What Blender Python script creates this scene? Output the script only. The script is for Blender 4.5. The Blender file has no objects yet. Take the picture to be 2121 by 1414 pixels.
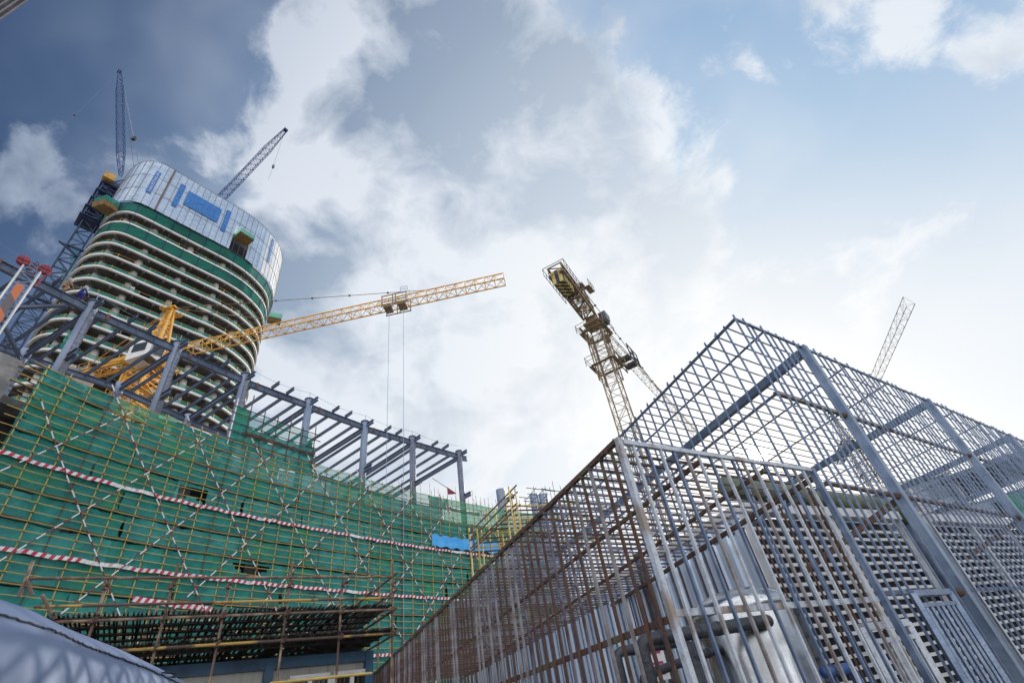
import bpy, math, random
from math import sin, cos, tan, pi, radians, atan2, hypot
from mathutils import Vector, Matrix, noise
random.seed(7)
SC = bpy.context.scene
COL = SC.collection
# ------------------------------------------------------------------ camera
F = 1000.0 / 2121.0 * 36.0
PITCH, ROLL = radians(38.2), radians(10.4)
EYE = Vector((0, 0, 1.6))
fwd = Vector((0, cos(PITCH), sin(PITCH)))
up0 = Vector((0, -sin(PITCH), cos(PITCH)))
rt = Vector((1, 0, 0)) * cos(ROLL) - up0 * sin(ROLL)
upv = Vector((1, 0, 0)) * sin(ROLL) + up0 * cos(ROLL)
cd = bpy.data.cameras.new("camera")
cd.lens = F; cd.sensor_width = 36.0; cd.clip_start = 0.05; cd.clip_end = 8000
cam = bpy.data.objects.new("camera", cd); COL.objects.link(cam)
cam.matrix_world = Matrix(((rt.x, upv.x, -fwd.x, EYE.x), (rt.y, upv.y, -fwd.y, EYE.y), (rt.z, upv.z, -fwd.z, EYE.z), (0, 0, 0, 1)))
SC.camera = cam
def ray(px, py): return fwd + rt * ((px - 1060.5) / 1000.0) + upv * ((707 - py) / 1000.0)
def atz(px, py, z):
    r = ray(px, py); return EYE + r * ((z - EYE.z) / r.z)
def atd(px, py, d):
    r = ray(px, py); return EYE + r * (d / hypot(r.x, r.y))
# ------------------------------------------------------------------ light
SUN_AZ, SUN_EL = radians(24.75), radians(18.3)
sund = Vector((sin(SUN_AZ) * cos(SUN_EL), cos(SUN_AZ) * cos(SUN_EL), sin(SUN_EL)))
sl = bpy.data.lights.new("sun", 'SUN'); sl.energy = 3.2; sl.angle = radians(0.5); sl.color = (1.0, 0.93, 0.82)
so = bpy.data.objects.new("sun", sl); COL.objects.link(so)
so.rotation_euler = (-sund).to_track_quat('-Z', 'Y').to_euler(); so.location = (40, 80, 60)
SC.view_settings.view_transform = 'Standard'; SC.view_settings.look = 'None'
SC.view_settings.exposure = 0.05; SC.view_settings.gamma = 1.0
SC.render.engine = 'CYCLES'
SC.cycles.max_bounces = 8; SC.cycles.transparent_max_bounces = 24

class NT:
    def __init__(s, tree): s.t = tree; s.n = tree.nodes; s.l = tree.links
    def new(s, typ, **kw):
        n = s.n.new(typ)
        for k, v in kw.items(): setattr(n, k, v)
        return n
    def put(s, sock, v):
        if isinstance(v, bpy.types.NodeSocket): s.l.new(v, sock)
        else: sock.default_value = v
    def math(s, op, a, b=None, c=None, clamp=False):
        n = s.new('ShaderNodeMath', operation=op); n.use_clamp = clamp
        s.put(n.inputs[0], a)
        if b is not None: s.put(n.inputs[1], b)
        if c is not None: s.put(n.inputs[2], c)
        return n.outputs[0]
    def dot(s, a, v):
        n = s.new('ShaderNodeVectorMath', operation='DOT_PRODUCT'); s.l.new(a, n.inputs[0]); n.inputs[1].default_value = v
        return n.outputs['Value']
    def noise(s, vec, scale, detail=4, rough=0.55, dist=0.0):
        n = s.new('ShaderNodeTexNoise'); s.l.new(vec, n.inputs['Vector'])
        n.inputs['Scale'].default_value = scale; n.inputs['Detail'].default_value = detail
        n.inputs['Roughness'].default_value = rough; n.inputs['Distortion'].default_value = dist
        return n.outputs['Fac']
    def mix(s, f, a, b, mode='MIX'):
        n = s.new('ShaderNodeMix', data_type='RGBA', blend_type=mode); n.clamp_factor = True
        s.put(n.inputs[0], f); s.put(n.inputs[6], a); s.put(n.inputs[7], b)
        return n.outputs[2]
    def ramp(s, f, lo, hi, smooth=True):
        n = s.new('ShaderNodeMapRange'); n.interpolation_type = 'SMOOTHSTEP' if smooth else 'LINEAR'
        s.put(n.inputs[0], f); n.inputs[1].default_value = lo; n.inputs[2].default_value = hi
        n.inputs[3].default_value = 0; n.inputs[4].default_value = 1
        return n.outputs[0]

w = bpy.data.worlds.new("World"); SC.world = w; w.use_nodes = True
T = NT(w.node_tree); T.n.clear()
tc = T.new('ShaderNodeTexCoord').outputs['Generated']
sky = T.new('ShaderNodeTexSky', sky_type='NISHITA'); sky.sun_disc = False
sky.sun_elevation = SUN_EL; sky.sun_rotation = SUN_AZ; sky.air_density = 1.3; sky.dust_density = 1.6; sky.ozone_density = 1.5
SKYK = 0.095
def v3(d): d = d.normalized(); return (d.x, d.y, d.z)
csun = T.dot(tc, v3(sund))                         # cosine of the angle to the sun
sep = T.new('ShaderNodeSeparateXYZ'); T.l.new(tc, sep.inputs[0])
def cramp(f, stops):
    n = T.new('ShaderNodeValToRGB'); T.put(n.inputs[0], f); e = n.color_ramp.elements
    while len(e) < len(stops): e.new(0.5)
    for k, (p_, c_) in enumerate(stops): e[k].position = p_; e[k].color = (*c_, 1)
    return n.outputs[0]
# clear sky seen through thin high haze: blue away from the sun, white around it
air = cramp(csun, [(0.10, (.035, .070, .165)), (0.32, (.075, .135, .27)), (0.55, (.25, .38, .58)), (0.72, (.36, .53, .77)), (0.84, (.50, .67, .86)), (0.93, (.80, .88, .96)), (1.0, (.93, .94, .95))])
low = T.math('MULTIPLY', T.ramp(sep.outputs[2], 0.74, 0.30), T.ramp(csun, 0.30, 0.70))
air = T.mix(T.math('MULTIPLY', low, 0.66), air, (0.86, 0.91, 0.97, 1))
nis = T.mix(1.0, sky.outputs[0], (SKYK, SKYK, SKYK, 1), 'MULTIPLY')
base = T.mix(0.18, air, nis)
# cloud field: fractal noise of the viewing direction plus the big cloud banks of that afternoon
mp = T.new('ShaderNodeMapping'); T.l.new(tc, mp.inputs[0]); mp.inputs['Scale'].default_value = (1.0, 1.0, 1.25); mp.inputs['Location'].default_value = (3.1, 1.7, 0.4)
warp = T.new('ShaderNodeTexNoise'); T.l.new(mp.outputs[0], warp.inputs['Vector']); warp.inputs['Scale'].default_value = 2.6; warp.inputs['Detail'].default_value = 3
wv = T.new('ShaderNodeVectorMath', operation='MULTIPLY_ADD'); T.l.new(warp.outputs['Color'], wv.inputs[0]); wv.inputs[1].default_value = (0.22, 0.22, 0.22); T.l.new(mp.outputs[0], wv.inputs[2])
P0 = wv.outputs[0]
sh = T.new('ShaderNodeVectorMath', operation='ADD'); T.l.new(P0, sh.inputs[0]); sh.inputs[1].default_value = (sund.x * .05, sund.y * .05, sund.z * .05 + .03)
n0 = T.noise(P0, 4.2, 12, 0.60); n1 = T.noise(sh.outputs[0], 4.2, 6, 0.55)
banks = [  # px, py, angular radius (deg), weight
    (880, 190, 15, 0.17), (700, 330, 12, 0.16), (620, 400, 8, 0.12), (1020, 450, 15, 0.16), (760, 60, 12, 0.18), (1080, 600, 12, 0.16), (1300, 420, 9, 0.10), (1250, 650, 14, 0.10), (330, 330, 5, 0.07),
    (60, 420, 7, 0.13), (210, 330, 5, 0.11), (30, 500, 6, 0.08), (340, 330, 4, 0.10), (640, 560, 9, 0.10), (1200, 330, 9, 0.10), (1150, 790, 7, 0.10), (950, 800, 9, 0.08), (760, 760, 12, 0.16), (560, 560, 7, 0.10), (900, 900, 8, 0.12), (1800, 60, 5, 0.13), (2010, 20, 5, 0.13), (1780, 620, 9, 0.08),
    (1500, 600, 14, 0.05), (2121, 160, 4, 0.08), (1650, 200, 4, 0.06), (1420, 330, 9, 0.04),
    (250, 60, 24, -0.24), (560, 60, 6, -0.10), (420, 250, 7, -0.08), (1450, 220, 14, -0.09), (1950, 350, 14, -0.12), (1700, 420, 10, -0.05), (1010, 120, 4, -.05), (1010, 390, 5, -0.07), (850, 190, 3, -0.14)]
acc = None
for (bx, by, rad, wt) in banks:
    c = T.dot(tc, v3(ray(bx, by)))
    g = T.math('MULTIPLY', T.ramp(c, cos(radians(rad * 1.5)), 1.0), wt)
    acc = g if acc is None else T.math('ADD', acc, g)
back = T.math('MULTIPLY', T.ramp(T.dot(tc, (0, -1, 0.1)), -0.1, 0.8), 0.16)   # unseen bright bank added behind the viewer to lift the ambient light
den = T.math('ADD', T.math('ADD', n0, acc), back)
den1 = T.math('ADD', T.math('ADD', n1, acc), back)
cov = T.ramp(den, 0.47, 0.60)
lit = T.math('SUBTRACT', n0, n1)
mid = T.noise(P0, 3.0, 7, 0.55); nm2 = T.noise(sh.outputs[0], 7.0, 8, 0.6)
lum = T.math('ADD', T.math('MULTIPLY', T.math('SUBTRACT', mid, 0.495), 5.6), 0.50)
lum = T.math('ADD', lum, T.math('MULTIPLY', T.math('SUBTRACT', nm2, 0.5), 1.3))
lum = T.math('ADD', lum, T.math('MULTIPLY', lit, 2.6))
for (bx, by, rad, wt) in [(1080, 560, 9, .55), (850, 260, 7, .45), (640, 190, 6, .5), (700, 480, 7, .3), (1150, 800, 5, .5), (960, 380, 5, .35), (1180, 330, 6, .25), (1330, 560, 6, .2), (720, 560, 6, .25), (560, 560, 6, .3)]:
    lum = T.math('SUBTRACT', lum, T.math('MULTIPLY', T.ramp(T.dot(tc, v3(ray(bx, by))), cos(radians(rad * 1.5)), 1.0), wt * 0.6))
rim = T.math('MULTIPLY', T.ramp(den, 0.66, 0.54), 0.35)
lum = T.math('ADD', lum, rim, clamp=True)
ctop = cramp(csun, [(0.12, (.22, .29, .41)), (0.28, (.42, .49, .61)), (0.5, (.72, .77, .85)), (0.8, (.84, .88, .93)), (1.0, (1, 1, 1))])
cbel = cramp(csun, [(0.12, (.07, .115, .20)), (0.35, (.15, .21, .32)), (0.6, (.31, .39, .51)), (0.85, (.60, .67, .76)), (1.0, (.92, .95, .97))])
ccol = T.mix(lum, cbel, ctop)
soft = T.math('MULTIPLY', T.ramp(T.noise(P0, 1.9, 4, 0.5), 0.40, 0.68), 0.45)
base = T.mix(soft, base, ctop)
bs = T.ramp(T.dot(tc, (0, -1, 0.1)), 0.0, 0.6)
ccol = T.mix(bs, ccol, (1.85, 1.88, 1.95, 1))  # added brightness of the unseen bank, fills the sides facing the viewer
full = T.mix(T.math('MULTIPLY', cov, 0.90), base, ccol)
# glow of the sun through thin cloud
g1 = T.math('MULTIPLY', T.math('POWER', T.math('MAXIMUM', csun, 0.0), 90.0), 0.12)
g2 = T.math('MULTIPLY', T.math('POWER', T.math('MAXIMUM', csun, 0.0), 1500.0), 3.5)
g3 = T.math('MULTIPLY', T.math('POWER', T.math('MAXIMUM', csun, 0.0), 30000.0), 120.0)
gl = T.math('ADD', g1, g2)
glc = T.mix(1.0, (1.0, 0.93, 0.82, 1), gl, 'MULTIPLY')
full = T.mix(1.0, full, glc, 'ADD')
full = T.mix(T.math('MULTIPLY', T.math('POWER', T.math('MAXIMUM', csun, 0.0), 260.0), .75), full, (1.05, 0.97, 0.84, 1))
full = T.mix(1.0, full, T.mix(1.0, (1.0, 0.93, 0.80, 1), g3, 'MULTIPLY'), 'ADD')
bg = T.new('ShaderNodeBackground'); T.l.new(full, bg.inputs[0]); bg.inputs[1].default_value = 1.0
wo = T.new('ShaderNodeOutputWorld'); T.l.new(bg.outputs[0], wo.inputs[0])
w.cycles.sampling_method = 'MANUAL'; w.cycles.sample_map_resolution = 2048

# ------------------------------------------------------------------ materials
MATS = {}
def mat(name, c1, c2=None, rough=0.6, metal=0.0, scale=4.0, lo=0.4, hi=0.65, bump=0.0, bscale=None, transp=0.0, transl=0.0, c3=None, stretch=(1, 1, 1), bdist=0.02):
    m = bpy.data.materials.new(name); m.use_nodes = True
    N = NT(m.node_tree); p = N.n['Principled BSDF']
    co = N.new('ShaderNodeTexCoord').outputs['Object']
    mm = N.new('ShaderNodeMapping'); N.l.new(co, mm.inputs[0]); mm.inputs['Scale'].default_value = stretch; co = mm.outputs[0]
    c2 = c2 or tuple(x * 0.75 for x in c1)
    f = N.noise(co, scale, 6, 0.6)
    col = N.mix(N.ramp(f, lo, hi), (*c1, 1), (*c2, 1))
    if c3:
        f3 = N.noise(co, scale * 0.31 + .13, 3, 0.5)
        col = N.mix(N.ramp(f3, 0.52, 0.66), col, (*c3, 1))
    N.l.new(col, p.inputs['Base Color'])
    p.inputs['Roughness'].default_value = rough; p.inputs['Metallic'].default_value = metal
    r = N.math('ADD', N.math('MULTIPLY', f, 0.3), rough - 0.15, clamp=True); N.l.new(r, p.inputs['Roughness'])
    if bump:
        b = N.new('ShaderNodeBump'); b.inputs['Strength'].default_value = bump; b.inputs['Distance'].default_value = bdist
        N.l.new(N.noise(co, bscale or scale * 4, 5), b.inputs['Height']); N.l.new(b.outputs[0], p.inputs['Normal'])
    if transp or transl:
        out = N.n['Material Output']; cur = p.outputs[0]
        if transl:
            tr = N.new('ShaderNodeBsdfTranslucent'); N.l.new(col, tr.inputs[0])
            mx = N.new('ShaderNodeMixShader'); mx.inputs[0].default_value = transl; N.l.new(cur, mx.inputs[1]); N.l.new(tr.outputs[0], mx.inputs[2]); cur = mx.outputs[0]
        if transp:
            tp = N.new('ShaderNodeBsdfTransparent')
            mx = N.new('ShaderNodeMixShader'); mx.inputs[0].default_value = transp; N.l.new(cur, mx.inputs[1]); N.l.new(tp.outputs[0], mx.inputs[2]); cur = mx.outputs[0]
        N.l.new(cur, out.inputs[0])
    MATS[name] = m
    return m
def grid_mat(name, c1, c2, line, bw, bh, mortar, rough=0.5, metal=0.0, diag=False):
    m = bpy.data.materials.new(name); m.use_nodes = True
    N = NT(m.node_tree); p = N.n['Principled BSDF']
    uv = N.new('ShaderNodeTexCoord').outputs['UV']
    b = N.new('ShaderNodeTexBrick'); b.offset = 0.0; N.l.new(uv, b.inputs['Vector'])
    b.inputs['Color1'].default_value = (*c1, 1); b.inputs['Color2'].default_value = (*c2, 1); b.inputs['Mortar'].default_value = (*line, 1)
    b.inputs['Scale'].default_value = 1.0; b.inputs['Mortar Size'].default_value = mortar; b.inputs['Brick Width'].default_value = bw; b.inputs['Row Height'].default_value = bh
    col = b.outputs[0]
    if diag:
        rm = N.new('ShaderNodeMapping'); N.l.new(uv, rm.inputs[0]); rm.inputs['Rotation'].default_value = (0, 0, radians(47))
        d = N.new('ShaderNodeTexBrick'); d.offset = 0.0; N.l.new(rm.outputs[0], d.inputs['Vector'])
        d.inputs['Color1'].default_value = (1, 1, 1, 1); d.inputs['Color2'].default_value = (.95, .95, .95, 1); d.inputs['Mortar'].default_value = (.5, .55, .62, 1)
        d.inputs['Scale'].default_value = 1.0; d.inputs['Mortar Size'].default_value = .04; d.inputs['Brick Width'].default_value = 1.35; d.inputs['Row Height'].default_value = 1.35
        msk = N.ramp(N.noise(uv, 0.12, 3), 0.45, 0.55)
        col = N.mix(msk, col, N.mix(1.0, col, d.outputs[0], 'MULTIPLY'))
    f = N.noise(uv, 0.35, 5); col = N.mix(1.0, col, N.mix(f, (.78, .8, .84, 1), (1.1, 1.1, 1.1, 1)), 'MULTIPLY')
    N.l.new(col, p.inputs['Base Color']); p.inputs['Roughness'].default_value = rough; p.inputs['Metallic'].default_value = metal
    MATS[name] = m; return m
def stripe_mat(name, a, bcol, width, axis=None, skew=0.0, stain=None):
    m = bpy.data.materials.new(name); m.use_nodes = True
    N = NT(m.node_tree); p = N.n['Principled BSDF']
    uv = N.new('ShaderNodeTexCoord').outputs['UV']
    s = N.new('ShaderNodeSeparateXYZ'); N.l.new(uv, s.inputs[0])
    x = N.math('ADD', s.outputs[0], N.math('MULTIPLY', s.outputs[1], skew))
    fr = N.math('FRACT', N.math('DIVIDE', x, width))
    f = N.math('GREATER_THAN', fr, 0.5)
    col = N.mix(f, (*a, 1), (*bcol, 1))
    if stain:
        col = N.mix(N.ramp(N.noise(uv, 0.23, 2), 0.56, 0.60), col, (*a, 1))
        col = N.mix(N.math('MULTIPLY', N.ramp(N.noise(uv, 3.0, 5), 0.4, 0.8), .5), col, (.25, .2, .2, 1))
    N.l.new(col, p.inputs['Base Color']); p.inputs['Roughness'].default_value = 0.6
    MATS[name] = m; return m

M_net = mat('green_net', (0.036, 0.32, 0.285), (0.032, 0.225, 0.205), rough=0.85, scale=0.7, lo=.35, hi=.65, bump=1.0, bscale=1.6, bdist=.22, transp=0.05, transl=0.12, c3=(0.035, 0.31, 0.19))
M_net_b = mat('dusty_green_net', (0.065, 0.37, 0.335), (0.045, 0.27, 0.25), rough=0.85, scale=0.6, lo=.35, hi=.65, bump=1.0, bscale=1.3, bdist=.25, transp=0.09, transl=0.12)
M_net_c = mat('worn_green_net', (0.03, 0.25, 0.22), (0.05, 0.31, 0.20), rough=0.85, scale=0.4, lo=.4, hi=.6, bump=1.0, bscale=2.0, bdist=.2, transp=0.06, transl=0.12)
M_net_thin = mat('thin_green_net', (0.01, 0.42, 0.31), (0.02, 0.36, 0.28), rough=0.85, scale=0.7, transp=0.55, transl=0.45)
M_net_light = mat('light_green_net', (0.06, 0.50, 0.30), (0.10, 0.56, 0.33), rough=0.85, scale=0.8, transp=0.28, transl=0.5)
M_net_far = mat('tower_net', (0.025, 0.20, 0.155), (0.03, 0.27, 0.205), rough=0.85, scale=0.08, lo=.45, hi=.5, transp=0.10, transl=0.4)
M_net_rail = mat('rail_net', (0.06, 0.40, 0.33), (0.05, 0.30, 0.25), rough=0.85, scale=0.25, transp=0.32, transl=0.3)
M_yel_pole = mat('ochre_pole', (0.58, 0.43, 0.12), (0.42, 0.29, 0.08), rough=0.55, scale=1.3, lo=.35, hi=.7)
M_brown_pole = mat('brown_pole', (0.075, 0.05, 0.04), (0.13, 0.085, 0.055), rough=0.7, scale=1.7)
M_oldyel = mat('chipped_yellow_pole', (0.46, 0.29, 0.07), (0.10, 0.065, 0.05), rough=0.6, scale=1.1, lo=.47, hi=.53)
M_rust = mat('rusty_steel', (0.115, 0.058, 0.042), (0.055, 0.036, 0.032), rough=0.75, scale=9, bump=0.5, bscale=60, c3=(0.11, 0.10, 0.055))
M_rust_pole = mat('rusty_scaffold_pole', (0.13, 0.08, 0.06), (0.30, 0.21, 0.15), rough=0.7, scale=4, lo=.45, hi=.6, bump=0.3, bscale=40, c3=(0.09, 0.05, 0.04))
M_galv = mat('galvanised_steel', (0.15, 0.20, 0.30), (0.25, 0.31, 0.42), rough=0.36, metal=0.7, scale=6, bump=0.15, bscale=50)
M_galv_post = mat('galvanised_post', (0.16, 0.215, 0.31), (0.25, 0.315, 0.42), rough=0.36, metal=0.6, scale=3.0, lo=.42, hi=.6, bump=0.15, bscale=60)
M_white_bar = mat('weathered_white_paint', (0.50, 0.545, 0.61), (0.31, 0.31, 0.34), rough=0.5, metal=0.2, scale=14, lo=.48, hi=.72, bump=0.3, bscale=70, c3=(0.30, 0.25, 0.22))
M_violet = mat('flaking_violet_grey_paint', (0.20, 0.17, 0.21), (0.075, 0.045, 0.045), rough=0.5, metal=0.3, scale=4, lo=.45, hi=.6, bump=0.4, bscale=60)
M_orust = mat('orange_rust', (0.22, 0.09, 0.05), (0.14, 0.09, 0.08), rough=0.8, scale=6)
M_mixbar = mat('brownish_grey_bar', (0.30, 0.29, 0.31), (0.16, 0.13, 0.12), rough=0.6, metal=0.2, scale=5, bump=0.3, bscale=70)
M_steel = mat('blue_grey_primer', (0.135, 0.175, 0.26), (0.10, 0.13, 0.20), rough=0.5, scale=0.6)
M_col = mat('column_primer', (0.25, 0.31, 0.43), (0.19, 0.24, 0.34), rough=0.5, scale=0.5, bump=.1)
M_conc = mat('grey_concrete', (0.30, 0.29, 0.29), (0.20, 0.195, 0.20), rough=0.9, scale=0.9, bump=0.4)
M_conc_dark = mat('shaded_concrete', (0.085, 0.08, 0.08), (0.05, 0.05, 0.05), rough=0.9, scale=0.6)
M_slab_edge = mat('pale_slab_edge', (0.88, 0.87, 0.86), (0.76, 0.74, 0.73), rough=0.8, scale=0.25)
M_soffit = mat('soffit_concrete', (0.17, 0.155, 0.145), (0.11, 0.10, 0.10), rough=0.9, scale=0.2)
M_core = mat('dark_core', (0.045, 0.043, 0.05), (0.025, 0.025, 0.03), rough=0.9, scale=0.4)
M_white = mat('white_column', (0.75, 0.74, 0.72), (0.6, 0.59, 0.58), rough=0.7, scale=0.5)
M_clad = grid_mat('blue_screen_panels', (0.46, 0.59, 0.77), (0.55, 0.67, 0.82), (0.28, 0.33, 0.36), 1.6, 1.1, 0.045, rough=0.35, metal=0.1, diag=True)
M_clad_w = grid_mat('white_screen_panels', (0.80, 0.82, 0.84), (0.72, 0.75, 0.80), (0.42, 0.42, 0.40), 1.6, 2.2, 0.04, rough=0.45)
M_banner = mat('blue_banner', (0.02, 0.16, 0.50), (0.03, 0.20, 0.56), rough=0.5, scale=0.4)
M_bmark = mat('pale_blue_mark', (0.09, 0.29, 0.64), (0.12, 0.33, 0.68), rough=0.5)
M_wmark = mat('white_mark', (0.75, 0.80, 0.88), rough=0.5)
M_seam = mat('brown_seam', (0.16, 0.12, 0.11), (0.24, 0.2, 0.18), rough=0.8, scale=1)
M_bluecr = mat('blue_crane_paint', (0.030, 0.060, 0.155), (0.02, 0.04, 0.10), rough=0.5, scale=0.6)
M_bluejib = mat('blue_jib_paint', (0.05, 0.12, 0.34), (0.04, 0.08, 0.22), rough=0.45, scale=0.5)
M_crane = mat('yellow_crane_paint', (0.74, 0.41, 0.07), (0.58, 0.30, 0.05), rough=0.45, scale=0.9)
M_crane_backlit = mat('backlit_yellow_crane_paint', (0.29, 0.205, 0.11), (0.18, 0.13, 0.09), rough=0.6, scale=1.2)  # crane yellow browned down, backlight shade put into the colour
M_crane_grey = mat('backlit_grey_brown_crane', (0.13, 0.11, 0.11), (0.09, 0.08, 0.09), rough=0.6)  # grey brown made darker, with the shade of backlight in the colour
M_dark = mat('black_metal', (0.02, 0.021, 0.025), (0.035, 0.035, 0.04), rough=0.5)
M_cable = mat('steel_cable', (0.10, 0.12, 0.17), rough=0.5)
M_wcable = mat('pale_cable', (0.30, 0.42, 0.58), rough=0.5)
M_cab = mat('white_cab', (0.85, 0.85, 0.85), (0.7, 0.7, 0.72), rough=0.35, scale=2)
M_glass = mat('cab_glass', (0.08, 0.10, 0.13), rough=0.12, metal=0.3)
M_red = mat('red_paint', (0.30, 0.03, 0.055), (0.20, 0.02, 0.04), rough=0.5, scale=2)
M_orange = mat('orange_sheet', (0.62, 0.20, 0.08), (0.48, 0.14, 0.07), rough=0.6, scale=.9)
M_wood = mat('brown_plywood', (0.30, 0.18, 0.07), (0.20, 0.12, 0.05), rough=0.8, scale=1.2)
M_redwhite = stripe_mat('red_white_band', (0.80, 0.78, 0.78), (0.50, 0.03, 0.07), 0.42, skew=-0.5, stain=True)
M_rwpole = stripe_mat('red_white_pole', (0.82, 0.80, 0.80), (0.22, 0.035, 0.06), 0.9)
M_yb = stripe_mat('black_yellow_stripes', (0.55, 0.42, 0.13), (0.02, 0.025, 0.05), 0.8)
M_tarp = mat('blue_tarpaulin', (0.05, 0.36, 0.80), (0.10, 0.44, 0.85), rough=0.4, scale=1.6, bump=0.9, bscale=2.0)
M_ac_side = mat('pale_corrugated_sheet', (0.66, 0.77, 0.92), (0.58, 0.69, 0.86), rough=0.35, metal=0.3, scale=1.5)
M_ac = mat('dirty_white_louvre', (0.60, 0.61, 0.62), (0.34, 0.33, 0.32), rough=0.5, scale=5, lo=.45, hi=.8)
M_inox = mat('stainless_steel', (0.56, 0.58, 0.60), (0.36, 0.37, 0.38), rough=0.22, metal=1.0, scale=2.5, c3=(0.6, 0.6, 0.58))
M_lag = mat('black_pipe_lagging', (0.028, 0.032, 0.042), (0.05, 0.055, 0.068), rough=0.45, scale=6, bump=0.9, bscale=14)
M_gpipe = mat('mossy_green_pipe', (0.16, 0.19, 0.13), (0.09, 0.10, 0.07), rough=0.7, scale=3)
M_duct = mat('blue_grey_sheet_metal', (0.115, 0.165, 0.29), (0.155, 0.21, 0.335), rough=0.62, metal=0.0, scale=1.6, lo=.45, hi=.60, bump=0.10, bscale=300, stretch=(2.2, .5, 2.6))
M_tape = mat('black_sealant', (0.025, 0.03, 0.045), (0.05, 0.06, 0.08), rough=0.7, scale=30)
M_cont = mat('grimy_white_panel', (0.50, 0.49, 0.44), (0.30, 0.285, 0.25), rough=0.7, scale=2.2, lo=.4, hi=.8, stretch=(3, 3, .5))
M_contf = mat('teal_blue_frame', (0.035, 0.11, 0.20), (0.025, 0.07, 0.13), rough=0.5, scale=3)
M_upvc = mat('white_window_frame', (0.78, 0.78, 0.76), (0.66, 0.66, 0.63), rough=0.4, scale=4)
M_pane = mat('dark_pane', (0.03, 0.035, 0.04), rough=0.1)
M_deck = mat('blackened_bamboo', (0.022, 0.020, 0.020), (0.05, 0.042, 0.035), rough=0.85, scale=7)
M_ground = mat('dusty_concrete_ground', (0.30, 0.28, 0.25), (0.20, 0.185, 0.165), rough=0.95, scale=0.35, bump=0.5, bscale=3)
M_bfar = mat('far_facade', (0.30, 0.34, 0.40), (0.22, 0.26, 0.33), rough=0.6, scale=0.3)
M_bfar2 = mat('far_frame', (0.13, 0.16, 0.22), (0.10, 0.12, 0.17), rough=0.7, scale=0.3)
M_bpale = mat('pale_facade', (0.55, 0.53, 0.50), (0.45, 0.42, 0.40), rough=0.7, scale=0.2)
M_skin = mat('skin', (0.38, 0.22, 0.15), rough=0.6)
M_bluecloth = mat('blue_overalls', (0.025, 0.03, 0.22), (0.02, 0.02, 0.15), rough=0.9, scale=8)
M_browncloth = mat('tan_workwear', (0.35, 0.22, 0.14), (0.26, 0.16, 0.10), rough=0.9, scale=8)
M_tower_top = mat('stone_fins', (0.14, 0.13, 0.14), (0.10, 0.095, 0.11), rough=0.7, scale=.2)

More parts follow.
